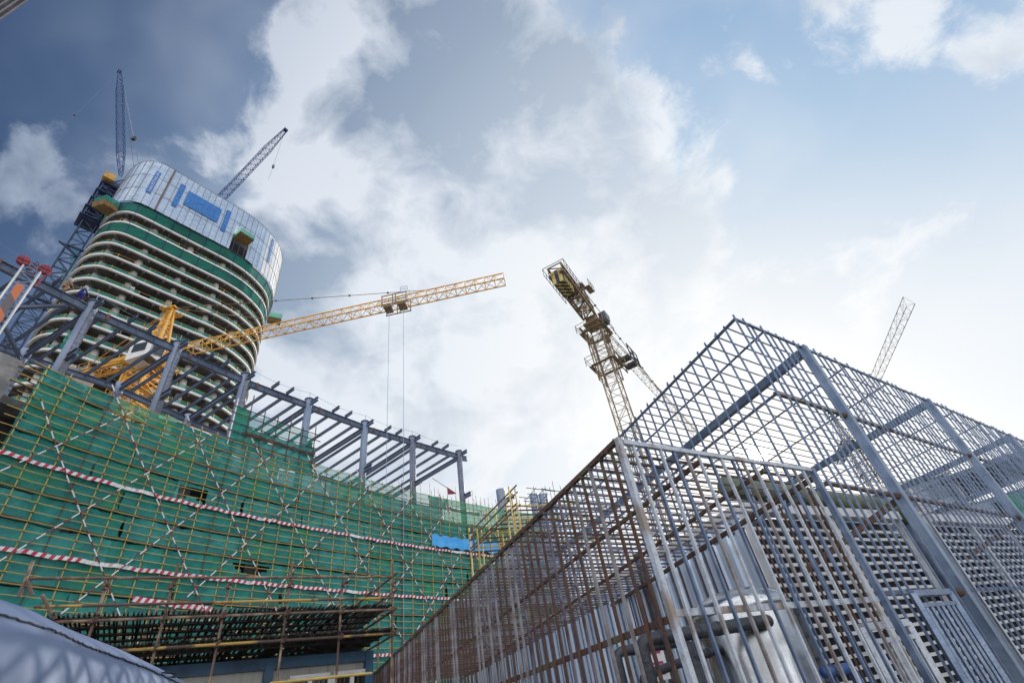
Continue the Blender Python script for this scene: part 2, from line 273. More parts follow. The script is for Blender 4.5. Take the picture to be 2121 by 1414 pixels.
# ------------------------------------------------------------------ mesh helpers
class MB:
    def __init__(s): s.v = []; s.f = []; s.uv = None
    def quad(s, a, b, c, d):
        n = len(s.v); s.v += [tuple(a), tuple(b), tuple(c), tuple(d)]; s.f.append((n, n + 1, n + 2, n + 3)); return s
    def hexa(s, b, t):
        n = len(s.v); s.v += [tuple(x) for x in b] + [tuple(x) for x in t]
        s.f += [(n + 3, n + 2, n + 1, n), (n + 4, n + 5, n + 6, n + 7)]
        for i in range(4):
            j = (i + 1) % 4; s.f.append((n + i, n + j, n + 4 + j, n + 4 + i))
        return s
    def box(s, c, size, ax=None, ay=None, az=None):
        c = Vector(c); ax = (ax or Vector((1, 0, 0))) * size[0] / 2; ay = (ay or Vector((0, 1, 0))) * size[1] / 2; az = (az or Vector((0, 0, 1))) * size[2] / 2
        b = [c - ax - ay - az, c + ax - ay - az, c + ax + ay - az, c - ax + ay - az]
        t = [q + az * 2 for q in b]; return s.hexa(b, t)
    def bar(s, p, q, w_, h_=None, up=None):
        p = Vector(p); q = Vector(q); h_ = h_ or w_
        d = (q - p); L = d.length
        if L < 1e-6: return s
        d /= L; up = up or (Vector((0, 0, 1)) if abs(d.z) < .95 else Vector((0, 1, 0)))
        sd = d.cross(up).normalized(); u = sd.cross(d).normalized()
        a = sd * w_ / 2; b = u * h_ / 2
        return s.hexa([p - a - b, p + a - b, p + a + b, p - a + b], [q - a - b, q + a - b, q + a + b, q - a + b])
    def tube(s, pts, r, n=8, cap=True, r2=None):
        pts = [Vector(p) for p in pts]; m = len(pts); base = len(s.v)
        prev = None
        for i, p in enumerate(pts):
            d = (pts[min(i + 1, m - 1)] - pts[max(i - 1, 0)]).normalized()
            if prev is None:
                u = d.cross(Vector((0, 0, 1)) if abs(d.z) < .9 else Vector((1, 0, 0))).normalized()
            else: u = (prev - d * prev.dot(d)).normalized()
            prev = u; vv = d.cross(u)
            rr = r if r2 is None else r + (r2 - r) * i / (m - 1)
            for k in range(n):
                a = 2 * pi * k / n; s.v.append(tuple(p + u * cos(a) * rr + vv * sin(a) * rr))
        for i in range(m - 1):
            for k in range(n):
                j = (k + 1) % n
                s.f.append((base + i * n + k, base + i * n + j, base + (i + 1) * n + j, base + (i + 1) * n + k))
        if cap:
            s.f.append(tuple(base + k for k in reversed(range(n)))); s.f.append(tuple(base + (m - 1) * n + k for k in range(n)))
        return s
    def ibeam(s, p, q, w_, h_, t=0.03, up=None):
        p = Vector(p); q = Vector(q); up = up or Vector((0, 0, 1))
        d = (q - p).normalized(); sd = d.cross(up).normalized(); u = sd.cross(d)
        o = u * (h_ / 2 - t / 2)
        s.bar(p + o, q + o, w_, t, up); s.bar(p - o, q - o, w_, t, up); s.bar(p, q, t, h_ - 2 * t, up)
        return s
    def prism(s, poly, z0, z1):
        n = len(poly); b = len(s.v)
        s.v += [(x, y, z0) for x, y in poly] + [(x, y, z1) for x, y in poly]
        for i in range(n):
            j = (i + 1) % n; s.f.append((b + i, b + j, b + n + j, b + n + i))
        s.f.append(tuple(range(b + n - 1, b - 1, -1))); s.f.append(tuple(range(b + n, b + 2 * n)))
        return s
    def ball(s, c, r, n=8, sq=(1, 1, 1)):
        c = Vector(c); b = len(s.v); m = n // 2
        for i in range(m + 1):
            th = pi * i / m
            for k in range(n):
                a = 2 * pi * k / n; s.v.append((c.x + r * sq[0] * sin(th) * cos(a), c.y + r * sq[1] * sin(th) * sin(a), c.z + r * sq[2] * cos(th)))
        for i in range(m):
            for k in range(n):
                j = (k + 1) % n; s.f.append((b + i * n + k, b + (i + 1) * n + k, b + (i + 1) * n + j, b + i * n + j))
        return s
    def lattice(s, p, q, up, w_, h_, nb, rc, rl, w2=None, h2=None, tri=False, square=True):
        """truss of nb bays from p to q: 4 chords (or 3), zigzag lacing; (w_,h_) at p and (w2,h2) at q"""
        p = Vector(p); q = Vector(q); w2 = w_ if w2 is None else w2; h2 = h_ if h2 is None else h2
        d = (q - p).normalized(); sd = d.cross(Vector(up)).normalized(); u = sd.cross(d)
        def cs(t):
            c = p.lerp(q, t); a = (w_ + (w2 - w_) * t) / 2; b = (h_ + (h2 - h_) * t) / 2
            if tri: return [c - sd * a - u * b, c + sd * a - u * b, c + u * b]
            return [c - sd * a - u * b, c + sd * a - u * b, c + sd * a + u * b, c - sd * a + u * b]
        R = [cs(i / nb) for i in range(nb + 1)]; k = len(R[0])
        for j in range(k): s.bar(R[0][j], R[nb][j], rc * 2, rc * 2, u)
        for i in range(nb + 1):
            for j in range(k):
                if square or not tri: s.bar(R[i][j], R[i][(j + 1) % k], rl * 2)
        for i in range(nb):
            for j in range(k):
                a, b = (j, (j + 1) % k) if i % 2 else ((j + 1) % k, j)
                s.bar(R[i][a], R[i + 1][b], rl * 2)
        return s
    def mesh(s, name, m):
        used = sorted({i for f in s.f for i in f})
        if len(used) < len(s.v):
            mp_ = {o: n for n, o in enumerate(used)}; keep = s.f; s2 = MB(); s2.v = [s.v[i] for i in used]; s2.f = [tuple(mp_[i] for i in f) for f in keep]
            if s.uv is not None: s2.uv = [s.uv[i] for i in used]
            return s2.mesh(name, m)
        me = bpy.data.meshes.new(name); me.from_pydata(s.v, [], s.f); me.materials.append(m)
        if s.uv is not None:
            ul = me.uv_layers.new(name='UVMap')
            for lp in me.loops: ul.data[lp.index].uv = s.uv[lp.vertex_index]
        me.update(); return me
    def build(s, name, m, parent=None, smooth=False, label=None):
        me = s.mesh(name, m)
        if smooth:
            for p in me.polygons: p.use_smooth = True
        return place(name, me, parent, label=label)
ROOTLOC = {}
def place(name, me, parent=None, loc=(0, 0, 0), label=None, rot=None):
    o = bpy.data.objects.new(name, me); COL.objects.link(o); o.location = loc
    if rot: o.rotation_euler = rot
    if parent is not None:
        o.parent = parent; o.matrix_parent_inverse = Matrix.Translation(-ROOTLOC.get(parent.name, Vector((0, 0, 0))))
    if label: o['label'] = label
    ROOTLOC[o.name] = Vector((0, 0, 0)) if parent is None else Vector(loc)
    return o
def thing(name, label, cat, loc=(0, 0, 0), group=None):
    o = bpy.data.objects.new(name, None); COL.objects.link(o); o.location = loc; o.empty_display_size = 0.3
    o['label'] = label; o['category'] = cat
    if group: o['group'] = group
    ROOTLOC[o.name] = Vector(loc); return o
def tag(o, label, cat, group=None, kind=None):
    if label: o['label'] = label
    if cat: o['category'] = cat
    if group: o['group'] = group
    if kind: o['kind'] = kind
    return o
def struct(o): o['kind'] = 'structure'; return o
def catmull(P, n=6, closed=False):
    P = [Vector(p) for p in P]; out = []; m = len(P)
    rng = range(m if closed else m - 1)
    for i in rng:
        if closed: a, b, c, d = P[(i - 1) % m], P[i], P[(i + 1) % m], P[(i + 2) % m]
        else: a, b, c, d = P[max(i - 1, 0)], P[i], P[i + 1], P[min(i + 2, m - 1)]
        for k in range(n):
            t = k / n
            out.append(0.5 * ((2 * b) + (c - a) * t + (2 * a - 5 * b + 4 * c - d) * t * t + (3 * b - a - 3 * c + d) * t ** 3))
    if not closed: out.append(P[-1])
    return out
class Curve:
    def __init__(s, P, n=8, closed=False):
        s.p = catmull(P, n, closed); 
        if closed: s.p.append(s.p[0].copy())
        s.cs = [0.0]
        for a, b in zip(s.p, s.p[1:]): s.cs.append(s.cs[-1] + (b - a).length)
        s.L = s.cs[-1]
    def at(s, x):
        i = 0
        if x <= 0: i = 0
        elif x >= s.L: i = len(s.p) - 2
        else:
            lo, hi = 0, len(s.p) - 1
            while hi - lo > 1:
                m = (lo + hi) // 2
                if s.cs[m] <= x: lo = m
                else: hi = m
            i = lo
        a, b = s.p[i], s.p[i + 1]; return a + (b - a) * ((x - s.cs[i]) / max(s.cs[i + 1] - s.cs[i], 1e-9))
    def tan(s, x): return (s.at(x + .3) - s.at(x - .3)).normalized()
def frange(a, b, st):
    n = int((b - a) / st + 1e-6); return [a + i * st for i in range(n + 1)]

# ================================================================== ground
g = MB()
for ix in range(-6, 6):
    for iy in range(-6, 6):
        x0, y0 = ix * 500, iy * 500; n = len(g.v)
        g.v += [(x0, y0, 0), (x0 + 500, y0, 0), (x0 + 500, y0 + 500, 0), (x0, y0 + 500, 0)]; g.f.append((n, n + 1, n + 2, n + 3))
struct(g.build('ground', M_ground))

# ================================================================== netted scaffold wall
WC = Curve([(-27.8, 20.7), (-27.0, 23.4), (-25.5, 27.4), (-23.9, 30.9), (-21.1, 36.0), (-17.8, 41.3), (-13.4, 48.1), (-7.1, 56.1), (-1, 62.5), (4, 67)])
def wp(s, z, off=0.0):
    p = WC.at(s); t = WC.tan(s); nrm = Vector((t.y, -t.x))       # towards the viewer (+)
    q = p + nrm * off; return Vector((q.x, q.y, z))
scaf = thing('netted_scaffold', 'long curved ochre pole scaffold hung with green safety netting, filling the lower left', 'scaffold', wp(20, 0))
SMAX = 50.0
# standards
i = 0
for s_ in frange(0.0, SMAX - .6, 1.25):
    top = 22.4 + random.uniform(.0, .25)
    if 12.0 < s_ < 20: top = 22.3
    if s_ > 29: top = 22.5 + random.uniform(.5, 1.5)
    m = MB(); j = random.uniform(-.03, .03)
    m.tube([wp(s_, 0, .12), wp(s_ + j, top, .12)], .031, 6)
    m.build('standard', M_yel_pole if i % 7 != 3 else M_brown_pole, scaf); i += 1
for s_ in frange(12.2, 20.0, 1.25):
    MB().tube([wp(s_, 21.9, .0), wp(s_, 25.6 + random.uniform(0, 1.4), .0)], .045, 6).build('standard', M_brown_pole if random.random() < .7 else M_rwpole, scaf)
# ledgers
BZ = [7.7, 12.2, 16.7]
zz = [z for z in frange(2.2, 22.2, 0.5)]
for k, z in enumerate(zz):
    m = MB(); third = abs(((z - 1.7) / 1.5) - round((z - 1.7) / 1.5)) < .01
    pts = [wp(s_, z + .02 * sin(s_ * 1.3 + k), .20) for s_ in frange(-.6 - random.random() * .8, SMAX - random.random(), 1.25)]
    m.tube(pts, .025, 6)
    m.build('ledger', M_yel_pole, scaf)
    if third:
        MB().tube([wp(s_, z + .09 + .02 * sin(s_ * 2.1 + k), .10) for s_ in frange(-.2, SMAX, 1.25)], .042, 6).build('ledger', M_brown_pole, scaf)
for z in (22.4, 23.1, 23.9, 24.7, 25.3):
    MB().tube([wp(s_, z, .06) for s_ in frange(11.9, 20.3, .6)], .04, 6).build('ledger', M_brown_pole, scaf)
# couplers
m = MB()
for s_ in frange(0.0, SMAX - .6, 1.25):
    for z in zz:
        if z > 6: m.box(wp(s_, z, .17), (.08, .08, .08))
m.build('coupler', M_brown_pole, scaf)['kind'] = 'stuff'
# red and white diagonal braces
def uvtube(m, pts, r, n=6):
    b = len(m.v); m.tube(pts, r, n, cap=False)
    if m.uv is None: m.uv = []
    L = 0
    for i2, p in enumerate(pts):
        if i2: L += (Vector(pts[i2]) - Vector(pts[i2 - 1])).length
        for k in range(n): m.uv.append((L, k / n))
for k in range(10):
    s0 = -1.8 + 5.2 * k
    pts = [wp(s0 + (22.9 - z) / 1.29, z, .30) for z in frange(4.0, 22.9, .9) if -.3 < s0 + (22.9 - z) / 1.29 < SMAX]
    if len(pts) > 2: m = MB(); uvtube(m, pts, .034); m.build('cross_brace', M_rwpole, scaf)
    pts = [wp(.8 + 5.2 * k - (22.6 - z) / 1.2 + 5.2, z, .36) for z in frange(4.0, 22.6, .9) if -.3 < .8 + 5.2 * k - (22.6 - z) / 1.2 + 5.2 < SMAX]
    if len(pts) > 2: m = MB(); uvtube(m, pts, .034); m.build('cross_brace', M_rwpole, scaf)
# warning bands
for z in BZ:
    m = MB(); m.uv = []
    ss = frange(26.0 if z < 8 else -.6, SMAX, .4)
    for i2, s_ in enumerate(ss):
        wob = .03 * sin(s_ * 2.7) + .02 * sin(s_ * 7.1)
        for dz in (-.11, .11): m.v.append(tuple(wp(s_, z + dz + wob, .27 + .02 * sin(s_ * 9)))); m.uv.append((s_, dz + .15))
        if i2: n = 2 * i2; m.f.append((n - 2, n, n + 1, n - 1))
    m.build('warning_band', M_redwhite, scaf)
m = MB(); m.uv = []
ss = frange(8.8, 13.6, .4)
for i2, s_ in enumerate(ss):
    for dz in (-.15, .15): m.v.append(tuple(wp(s_, 10.6 + dz - .02 * i2, .3))); m.uv.append((s_, dz + .15))
    if i2: n = 2 * i2; m.f.append((n - 2, n, n + 1, n - 1))
m.build('warning_band', M_redwhite, scaf)
# netting sheets
HOLES = [(9.75, 11.6, 16.9, 18.05), (14.6, 17.3, 12.9, 13.55)]
def sheet(s0, s1, z0, z1, mt, off=0.0, seed=0, slit=0.0, sag=.085, name='safety_net', wr=.15):
    m = MB(); nx = max(4, int((s1 - s0) / .21)); nz = 7
    rnd = random.Random(seed)
    ph = rnd.uniform(0, 50)
    for iz in range(nz + 1):
        v = iz / nz
        for ix in range(nx + 1):
            u = ix / nx
            s_ = s0 + (s1 - s0) * u; z = z0 + (z1 - z0) * v
            nv = Vector((s_ * 1.1, z * 1.3, ph))
            o = noise.noise(nv) * wr + noise.noise(nv * 3.1) * wr * .45
            # folds radiating from the tie at the upper corners
            for cx in (s0, s1):
                dx, dz = s_ - cx, z1 - z
                a = atan2(dz, abs(dx) + 1e-3); rr = hypot(dx, dz)
                if rr < 1.4: o += .04 * sin(a * 14 + ph) * (1.4 - rr)
            bay = abs(sin(pi * s_ / 1.25)); sg = sag * (0.35 + noise.noise(Vector((s_ * .35, ph, 1))) * 1.6)
            if iz == nz: z -= max(0, sg) * bay
            if iz == 0: z += max(0, sag * .4 * noise.noise(Vector((s_ * .5, ph, 9)))) * bay
            if slit and u > .98: s_ -= slit * sin(pi * min(1, v * 1.1))
            m.v.append(tuple(wp(s_, z, off + o)))
    for iz in range(nz):
        for ix in range(nx):
            u = s0 + (s1 - s0) * (ix + .5) / nx; z = z0 + (z1 - z0) * (iz + .5) / nz
            if any(h[0] < u < h[1] and (h[2] + (.35 * (sin((u - h[0]) / (h[1] - h[0]) * pi) if h[1] - h[0] < 2.2 else 1 - sin((u - h[0]) / (h[1] - h[0]) * pi) * 1.6))) < z < h[3] for h in HOLES): continue
            b = iz * (nx + 1) + ix; m.f.append((b, b + 1, b + nx + 2, b + nx + 1))
    return m.build(name, mt, scaf, smooth=True)
seed = 0
for r_ in range(12):
    z0 = 3.2 + 1.5 * r_
    st = -.1 - (r_ * 2.1) % 4
    while st < SMAX:
        L = random.choice([5.0, 6.25, 7.5]); a, b = max(st, -.1), min(st + L, SMAX)
        if b - a > .8:
            mt = random.choice([M_net, M_net, M_net_b, M_net_c])
            if z0 > 19.5 and b > 41: mt = M_net_light
            sheet(a, b, z0 + .0, z0 + 1.46, mt, seed=seed, slit=random.choice([0, .0, .16, .28])); seed += 1
        st += L
# top course: thin netting
sheet(-.1, 4.0, 21.2, 22.3, M_net, seed=301); sheet(4.0, 8.2, 21.2, 22.4, M_net_light, seed=302, wr=.15); sheet(8.2, 12.6, 21.2, 22.3, M_net, seed=303)
sheet(12.4, 19.9, 21.2, 23.2, M_net, seed=304, off=-.1); sheet(12.4, 19.9, 23.2, 24.0, M_net, seed=305, off=-.12, sag=.25); 
sheet(13.6, 19.6, 24.0, 25.4, M_net_thin, seed=306, off=-.1, sag=.2); sheet(12.3, 13.6, 23.0, 25.5, M_net, seed=307, off=-.1)
sheet(19.9, 25.9, 21.1, 22.5, M_net_thin, seed=308); sheet(25.9, 33.6, 21.1, 22.4, M_net_thin, seed=309)
sheet(33.6, 36.4, 21.1, 22.4, M_net, seed=310); sheet(36.4, 41.0, 21.5, 22.4, M_net_light, seed=311, wr=.05); sheet(36.4, 41.0, 21.1, 21.5, M_net, seed=312); sheet(41.0, SMAX, 21.1, 22.4, M_net_light, seed=313)
sheet(-.1, 2.2, 19.0, 21.9, M_net, off=.02, seed=314)
# plank mess under the raised bay
m = MB()
for k in range(30):
    s_ = random.uniform(13, 19.6); m.bar(wp(s_, 23.3 - .0 * s_ + random.uniform(-.1, .12), .05), wp(s_ + random.uniform(.4, 1.6), 23.25 + random.uniform(-.15, .15), .1), .07)
m.build('loose_planks', M_brown_pole, scaf)
# blue tarpaulin tied on the net
m = MB(); nx = 30
for iz in range(6):
    for ix in range(nx + 1):
        s_ = 33.6 + 9.6 * ix / nx; z = 16.95 + 1.15 * iz / 5 + .06 * noise.noise(Vector((s_, iz * .3, 4))) + (.1 * sin(ix * 1.4) if iz in (0, 5) else 0)
        m.v.append(tuple(wp(s_, z, .38 + .10 * noise.noise(Vector((s_ * 1.3, z * 2, 7))))))
for iz in range(5):
    for ix in range(nx): b = iz * (nx + 1) + ix; m.f.append((b, b + 1, b + nx + 2, b + nx + 1))
tag(m.build('blue_tarpaulin', M_tarp, smooth=True), 'bright blue tarpaulin strip tied across the green netting just above the upper striped band', 'tarpaulin')

# unfinished building behind the scaffold
def wq(s, off):
    p = WC.at(s); t = WC.tan(s); q = p + Vector((t.y, -t.x)) * off; return (q.x, q.y)
ub = thing('unfinished_building', 'unfinished concrete building behind the green netting, its pale parapet showing at far left', 'building', (-34, 40, 0))
ring = [wq(s_, -1.6) for s_ in frange(-14, 54, 2)]
backr = [wq(s_, -17) for s_ in reversed(frange(-14, 54, 4))]
for z in (3.4, 7.7, 12.0, 16.3, 20.2):
    MB().prism([(x, y) for x, y in ring] + backr, z, z + .5).build('floor_slab', M_conc, ub)
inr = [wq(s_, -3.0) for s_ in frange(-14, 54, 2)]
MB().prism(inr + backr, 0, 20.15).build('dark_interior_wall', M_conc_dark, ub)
for s_ in frange(-13, 53, 6):
    m = MB(); x, y = wq(s_, -2.1)
    for z0 in (0, 3.9, 7.8, 11.7, 15.6):
        m.prism([(x - .3, y - .3), (x + .3, y - .3), (x + .3, y + .3), (x - .3, y + .3)], z0, z0 + 3.9)
    m.build('column', M_conc, ub)
pr = [wq(s_, -.55) for s_ in frange(-14, -.4, 1)]; pb = [wq(s_, -1.25) for s_ in reversed(frange(-14, -.4, 1))]
MB().prism(pr + pb, 19.4, 22.4).build('parapet', M_conc, ub)
m = MB()
for k in range(7): m.tube([wp(-.9 - .1 * (k % 3), 20.4 + .32 * k, -.5), wp(1.2, 20.3 + .32 * k, -.4)], .035, 5)
m.build('rebar_ends', M_brown_pole, ub)
m = MB()
for s_ in frange(35.5, 49, .62):
    m.tube([wp(s_, 20.7, -1.9), wp(s_ + random.uniform(-.1, .1), 23.4 + random.uniform(0, 1.1), -1.9)], .03, 5)
m.build('starter_bars', M_cable, ub)

# ================================================================== steel roof frame
front = [(-34.2, 10.5), (-32.3, 16.7), (-30.0, 23.0), (-27.4, 28.7), (-24.8, 34.3), (-21.4, 40.0), (-17.8, 46.1), (-13.9, 51.4), (-9.4, 57.3)]
ZB = 30.0
fr = thing('steel_roof_frame', 'blue grey steel frame of round columns and roof joists standing above the netting', 'steel frame', (-27, 34, 0))
norm = []
for i, p in enumerate(front):
    a = Vector(front[max(0, i - 1)]); b = Vector(front[min(len(front) - 1, i + 1)]); t = (b - a).normalized(); norm.append(Vector((-t.y, t.x)))
DEP = [9.6, 9.4, 8.6, 8.2, 9.2, 10.6, 12.5, 14.0, 15.0]
def v(p, z): return Vector((p[0], p[1], z))
back_ = [Vector(front[i]) + norm[i] * DEP[i] for i in range(len(front))]
def ladder(m, p, r, z0, z1, side):
    d = Vector((0, 0, 0)) - Vector((p.x, p.y, 0)); d.normalize(); sd = Vector((-d.y, d.x, 0))
    c = Vector((p.x, p.y, 0)) + d * (r + .05) + sd * side
    for sg in (-1, 1): m.bar(c + sd * sg * .17 + Vector((0, 0, z0)), c + sd * sg * .17 + Vector((0, 0, z1)), .035)
    for z in frange(z0, z1, .42): m.bar(c - sd * .17 + Vector((0, 0, z)), c + sd * .17 + Vector((0, 0, z)), .025)
for i, p in enumerate(front):
    p = Vector(p)
    if i >= 1:
        c = MB().tube([v(p, 20.7), v(p, ZB + .35)], 0.36, 20).build('column', M_col, fr, smooth=False)
        for f_ in c.data.polygons: f_.use_smooth = len(f_.vertices) == 4
        MB().tube([v(p, ZB + .36), v(p, ZB + .42)], .46, 20).build('cap_plate', M_steel, c)
        if i in (2, 3, 4, 7, 8):
            m = MB(); ladder(m, p, .4, 20.9, ZB + .2, {2: .2, 3: .2, 4: .2, 7: .1, 8: .0}[i]); m.build('ladder', M_rust_pole, c)
        # bracket stubs part way up
        t = (Vector(front[min(i + 1, 8)]) - Vector(front[i - 1])).normalized()
        MB().ibeam(v(p - norm[i] * .3, 25.4 - .15 * i), v(p - norm[i] * 1.5, 25.4 - .15 * i), .26, .5).build('bracket', M_steel, c)
    q = back_[i]
    if i >= 1:
        c = MB().tube([v(q, 20.7), v(q, ZB + .2)], .38, 16).build('column', M_col, fr)
    MB().ibeam(v(p + norm[i] * .4, ZB - .45), v(q, ZB - .35), .28, .52).build('main_beam', M_steel, fr)
    MB().ibeam(v(p - norm[i] * .4, ZB - .2), v(p - norm[i] * 1.5, ZB - .2), .24, .42).build('beam_stub', M_steel, fr)
    if i < len(front) - 1:
        p2 = Vector(front[i + 1]); d = (p2 - p).normalized()
        MB().ibeam(v(p + d * .3, ZB - .45), v(p2 - d * .3, ZB - .35), .30, .62).build('edge_beam', M_steel, fr)
        mk = MB()
        for f_ in (.13, .86):
            c = p.lerp(p2, f_); 
            mk.box(v(c - norm[i] * .03, ZB - .35), (.4, .05, .5), ax=Vector((d.x, d.y, 0)), ay=Vector((-d.y, d.x, 0)))
        mk.build('splice_plate', M_steel, fr)
        pm_ = MB(); c = p.lerp(p2, .17); pm_.box(v(c - norm[i] * .17, ZB - .35), (.22, .02, .52), ax=Vector((d.x, d.y, 0)), ay=Vector((-d.y, d.x, 0))); pm_.build('unpainted_joint', M_orust, fr)
        for f_ in (.02, .27, .50, .73, .975):
            c = p.lerp(p2, f_ * .92 + .04); MB().box(v(c - norm[i] * .08, ZB - .35), (.025, .15, .52), ax=Vector((d.x, d.y, 0)), ay=Vector((-d.y, d.x, 0))).build('stiffener', M_steel, fr)
        q2 = back_[i + 1]; e = (q2 - q).normalized()
        MB().ibeam(v(q + e * .3, ZB - .45), v(q2 - e * .3, ZB - .35), .28, .5).build('back_beam', M_steel, fr)
        for k, f_ in enumerate((.13, .37, .60, .83)):
            a = p.lerp(p2, f_); b = q.lerp(q2, f_); n_ = (b - a).normalized()
            MB().ibeam(v(a + n_ * .2, ZB - .35), v(b - n_ * .2, ZB - .30), .16, .32).build('joist', M_steel, fr)
            if k in (1, 2): MB().ibeam(v(a - n_ * .2, ZB - .15), v(a - n_ * 1.45, ZB - .12), .18, .32).build('beam_stub', M_steel, fr)
p8 = Vector(front[8]); t8 = (p8 - Vector(front[7])).normalized()
MB().ibeam(v(p8 + t8 * .4, ZB - .45), v(p8 + t8 * 1.3, ZB - .35), .30, .62).build('beam_stub', M_steel, fr)
# bracing at the left end, as in the photo
MB().bar(v(back_[1], ZB - .8), v(Vector(front[2]).lerp(Vector(front[1]), .2), ZB - .9), .22).build('diagonal_brace', M_steel, fr)
MB().bar(v(back_[2], ZB - .8), v(Vector(front[1]), ZB - .9), .22).build('diagonal_brace', M_steel, fr)
# lifeline wire
m = MB(); 
for i in range(1, 8):
    a = v(Vector(front[i]), ZB + 1.2); b = v(Vector(front[i + 1]), ZB + 1.2)
    m.tube([a.lerp(b, k / 6) - Vector((0, 0, .35 * sin(pi * k / 6))) for k in range(7)], .018, 4)
    m.tube([v(Vector(front[i]), ZB + .4), v(Vector(front[i]), ZB + 1.25)], .03, 5)
m.build('lifeline', M_wcable, fr)
m = MB()   # torn net and plank caught on the first column
c0 = v(Vector(front[2]), 27.6); tag_dir = Vector((-.7, .4, 0))
for iz in range(6):
    for ix in range(6):
        m.v.append(tuple(c0 + tag_dir * (.4 + ix * .22 * (1 - iz * .12)) + Vector((0, -.45, -iz * .3 + .14 * ix * (iz % 2) * .3)) + Vector((.1 * sin(ix * 2), .1 * sin(iz * 3), 0))))
for iz in range(5):
    for ix in range(5): b = iz * 6 + ix; m.f.append((b, b + 1, b + 7, b + 6))
tag(m.build('torn_net', M_net_light, smooth=True), 'small torn scrap of green net caught beside the top of the leftmost steel column', 'net')
col_red = atd(945, 1015, 60)
m = MB(); m.v = [tuple(col_red + Vector(q)) for q in ((-1.2, 0, .7), (-1.1, 0, -.3), (0, 0, -.4), (-1.2, .15, .7), (-1.1, .15, -.3), (0, .15, -.4))]; m.f = [(0, 1, 2), (5, 4, 3), (0, 3, 4, 1), (1, 4, 5, 2), (2, 5, 3, 0)]
m.bar(col_red + Vector((-3.0, 0, 2.2)), col_red + Vector((-.8, 0, .25)), .06)
tag(m.build('red_flag', M_red), 'dark red triangular sheet on a pole beside the foot of the last steel column', 'flag')

# workers on the edge beam
def person(loc, joints, edges, radii, cloth, label, face, headp, helm):
    me = bpy.data.meshes.new('person'); me.from_pydata([tuple(Vector(loc) + Vector(j)) for j in joints], edges, []); me.materials.append(cloth)
    o = bpy.data.objects.new('person', me); COL.objects.link(o)
    sk = o.modifiers.new('skin', 'SKIN'); sv = me.skin_vertices[0].data if me.skin_vertices else None
    if sv is None:
        return o
    for k, r_ in enumerate(radii): sv[k].radius = (r_, r_)
    sv[0].use_root = True
    sub = o.modifiers.new('sub', 'SUBSURF'); sub.levels = 1; sub.render_levels = 2
    tag(o, label, 'person', group=None)
    hp = Vector(loc) + Vector(headp)
    h = MB().ball(hp, .11, 12, (.85, .95, 1.15)); h.ball(hp + Vector(face) * .11, .022, 6); h.build('head', M_skin, o, smooth=True)
    hm = MB().ball(hp + Vector((0, 0, .05)), .14, 12, (1, 1.05, .8)); hm.tube([hp + Vector((0, 0, .03)), hp + Vector((0, 0, .045))], .17, 12); hm.build('helmet', helm, o, smooth=True)
    ha = MB()
    for k in (6, 9):
        wv_ = Vector(loc) + Vector(joints[k])
        ha.ball(wv_, .045, 6, (1, .6, 1.2))
        for f_ in range(5): ha.tube([wv_, wv_ + Vector((.03 * (f_ - 2), .02, -.08 - .01 * (2 - abs(f_ - 2))))], .01, 5)
    ha.build('hands', M_skin, o)
    return o
J1 = [(0, 0, .50), (.05, 0, .75), (.14, 0, .98), (.17, 0, 1.06), (.14, .19, .95), (.34, .22, .75), (.52, .16, .60), (.14, -.19, .95), (.34, -.2, .75), (.52, -.12, .60),
      (.02, .11, .46), (.36, .16, .50), (.20, .16, .08), (.34, .16, .04), (.02, -.11, .46), (.30, -.2, .44), (.05, -.18, .07), (.2, -.18, .04)]
E1 = [(0, 1), (1, 2), (2, 3), (2, 4), (4, 5), (5, 6), (2, 7), (7, 8), (8, 9), (0, 10), (10, 11), (11, 12), (12, 13), (0, 14), (14, 15), (15, 16), (16, 17)]
R1 = [.15, .15, .15, .06, .075, .055, .04, .075, .055, .04, .10, .08, .055, .05, .10, .08, .055, .05]
def rotj(J, a, sx=1): return [(x * cos(a) * sx - y * sin(a), x * sin(a) * sx + y * cos(a), z) for x, y, z in J]
fb = Vector(front[1]).lerp(Vector(front[2]), .80)
aa = atan2(front[2][1] - front[1][1], front[2][0] - front[1][0])
for (off, J, cl, lb, sx) in ((.25, J1, M_bluecloth, 'worker in dark blue overalls and white helmet crouching on the steel edge beam', 1), (-.75, [(x, y, z * 1.0) for x, y, z in J1], M_browncloth, 'worker in tan clothes and pale helmet crouching behind the blue one on the edge beam', 1)):
    Jr = rotj(J, aa, sx); d = Vector((cos(aa), sin(aa), 0))
    loc = Vector((fb.x, fb.y, ZB)) + d * off
    person(loc, Jr, E1, R1, cl, lb, d, Vector((d.x * .2, d.y * .2, 1.20)), M_wmark)

# red headed hoist mast left of the frame
hp = atd(66, 557, 29.0); hb = Vector((hp.x, hp.y, 0))
ho = thing('hoist_mast', 'grey hoist mast topped by two dark red drums, with an orange striped panel', 'hoist', hb)
zt = hp.z
ax = Vector((hp.y, -hp.x, 0)).normalized()    # across the view
dy = Vector((hp.x, hp.y, 0)).normalized()
MB().lattice(hb, hb + Vector((0, 0, zt + .2)), dy, .62, .62, 60, .028, .015).build('mast', M_galv, ho)
for sg in (-1, 1):
    MB().tube([hb + ax * sg * .36 - dy * .45, hb + ax * sg * .36 - dy * .45 + Vector((0, 0, zt - .3))], .04, 8).build('guide_tube', M_white, ho)
    c = hb + ax * sg * .46 + Vector((0, 0, zt)) - dy * .35
    dr = MB().tube([c - dy * .11, c + dy * .11], .27, 24).build('sheave_drum', M_red, ho)
    m = MB(); m.bar(c - dy * .13 - Vector((0, 0, .32)), c - dy * .13 + Vector((0, 0, .30)), .04); m.bar(c - dy * .13 - ax * .25, c - dy * .13 + ax * .25, .03)
    m.build('drum_rib', M_red, dr)
m = MB()
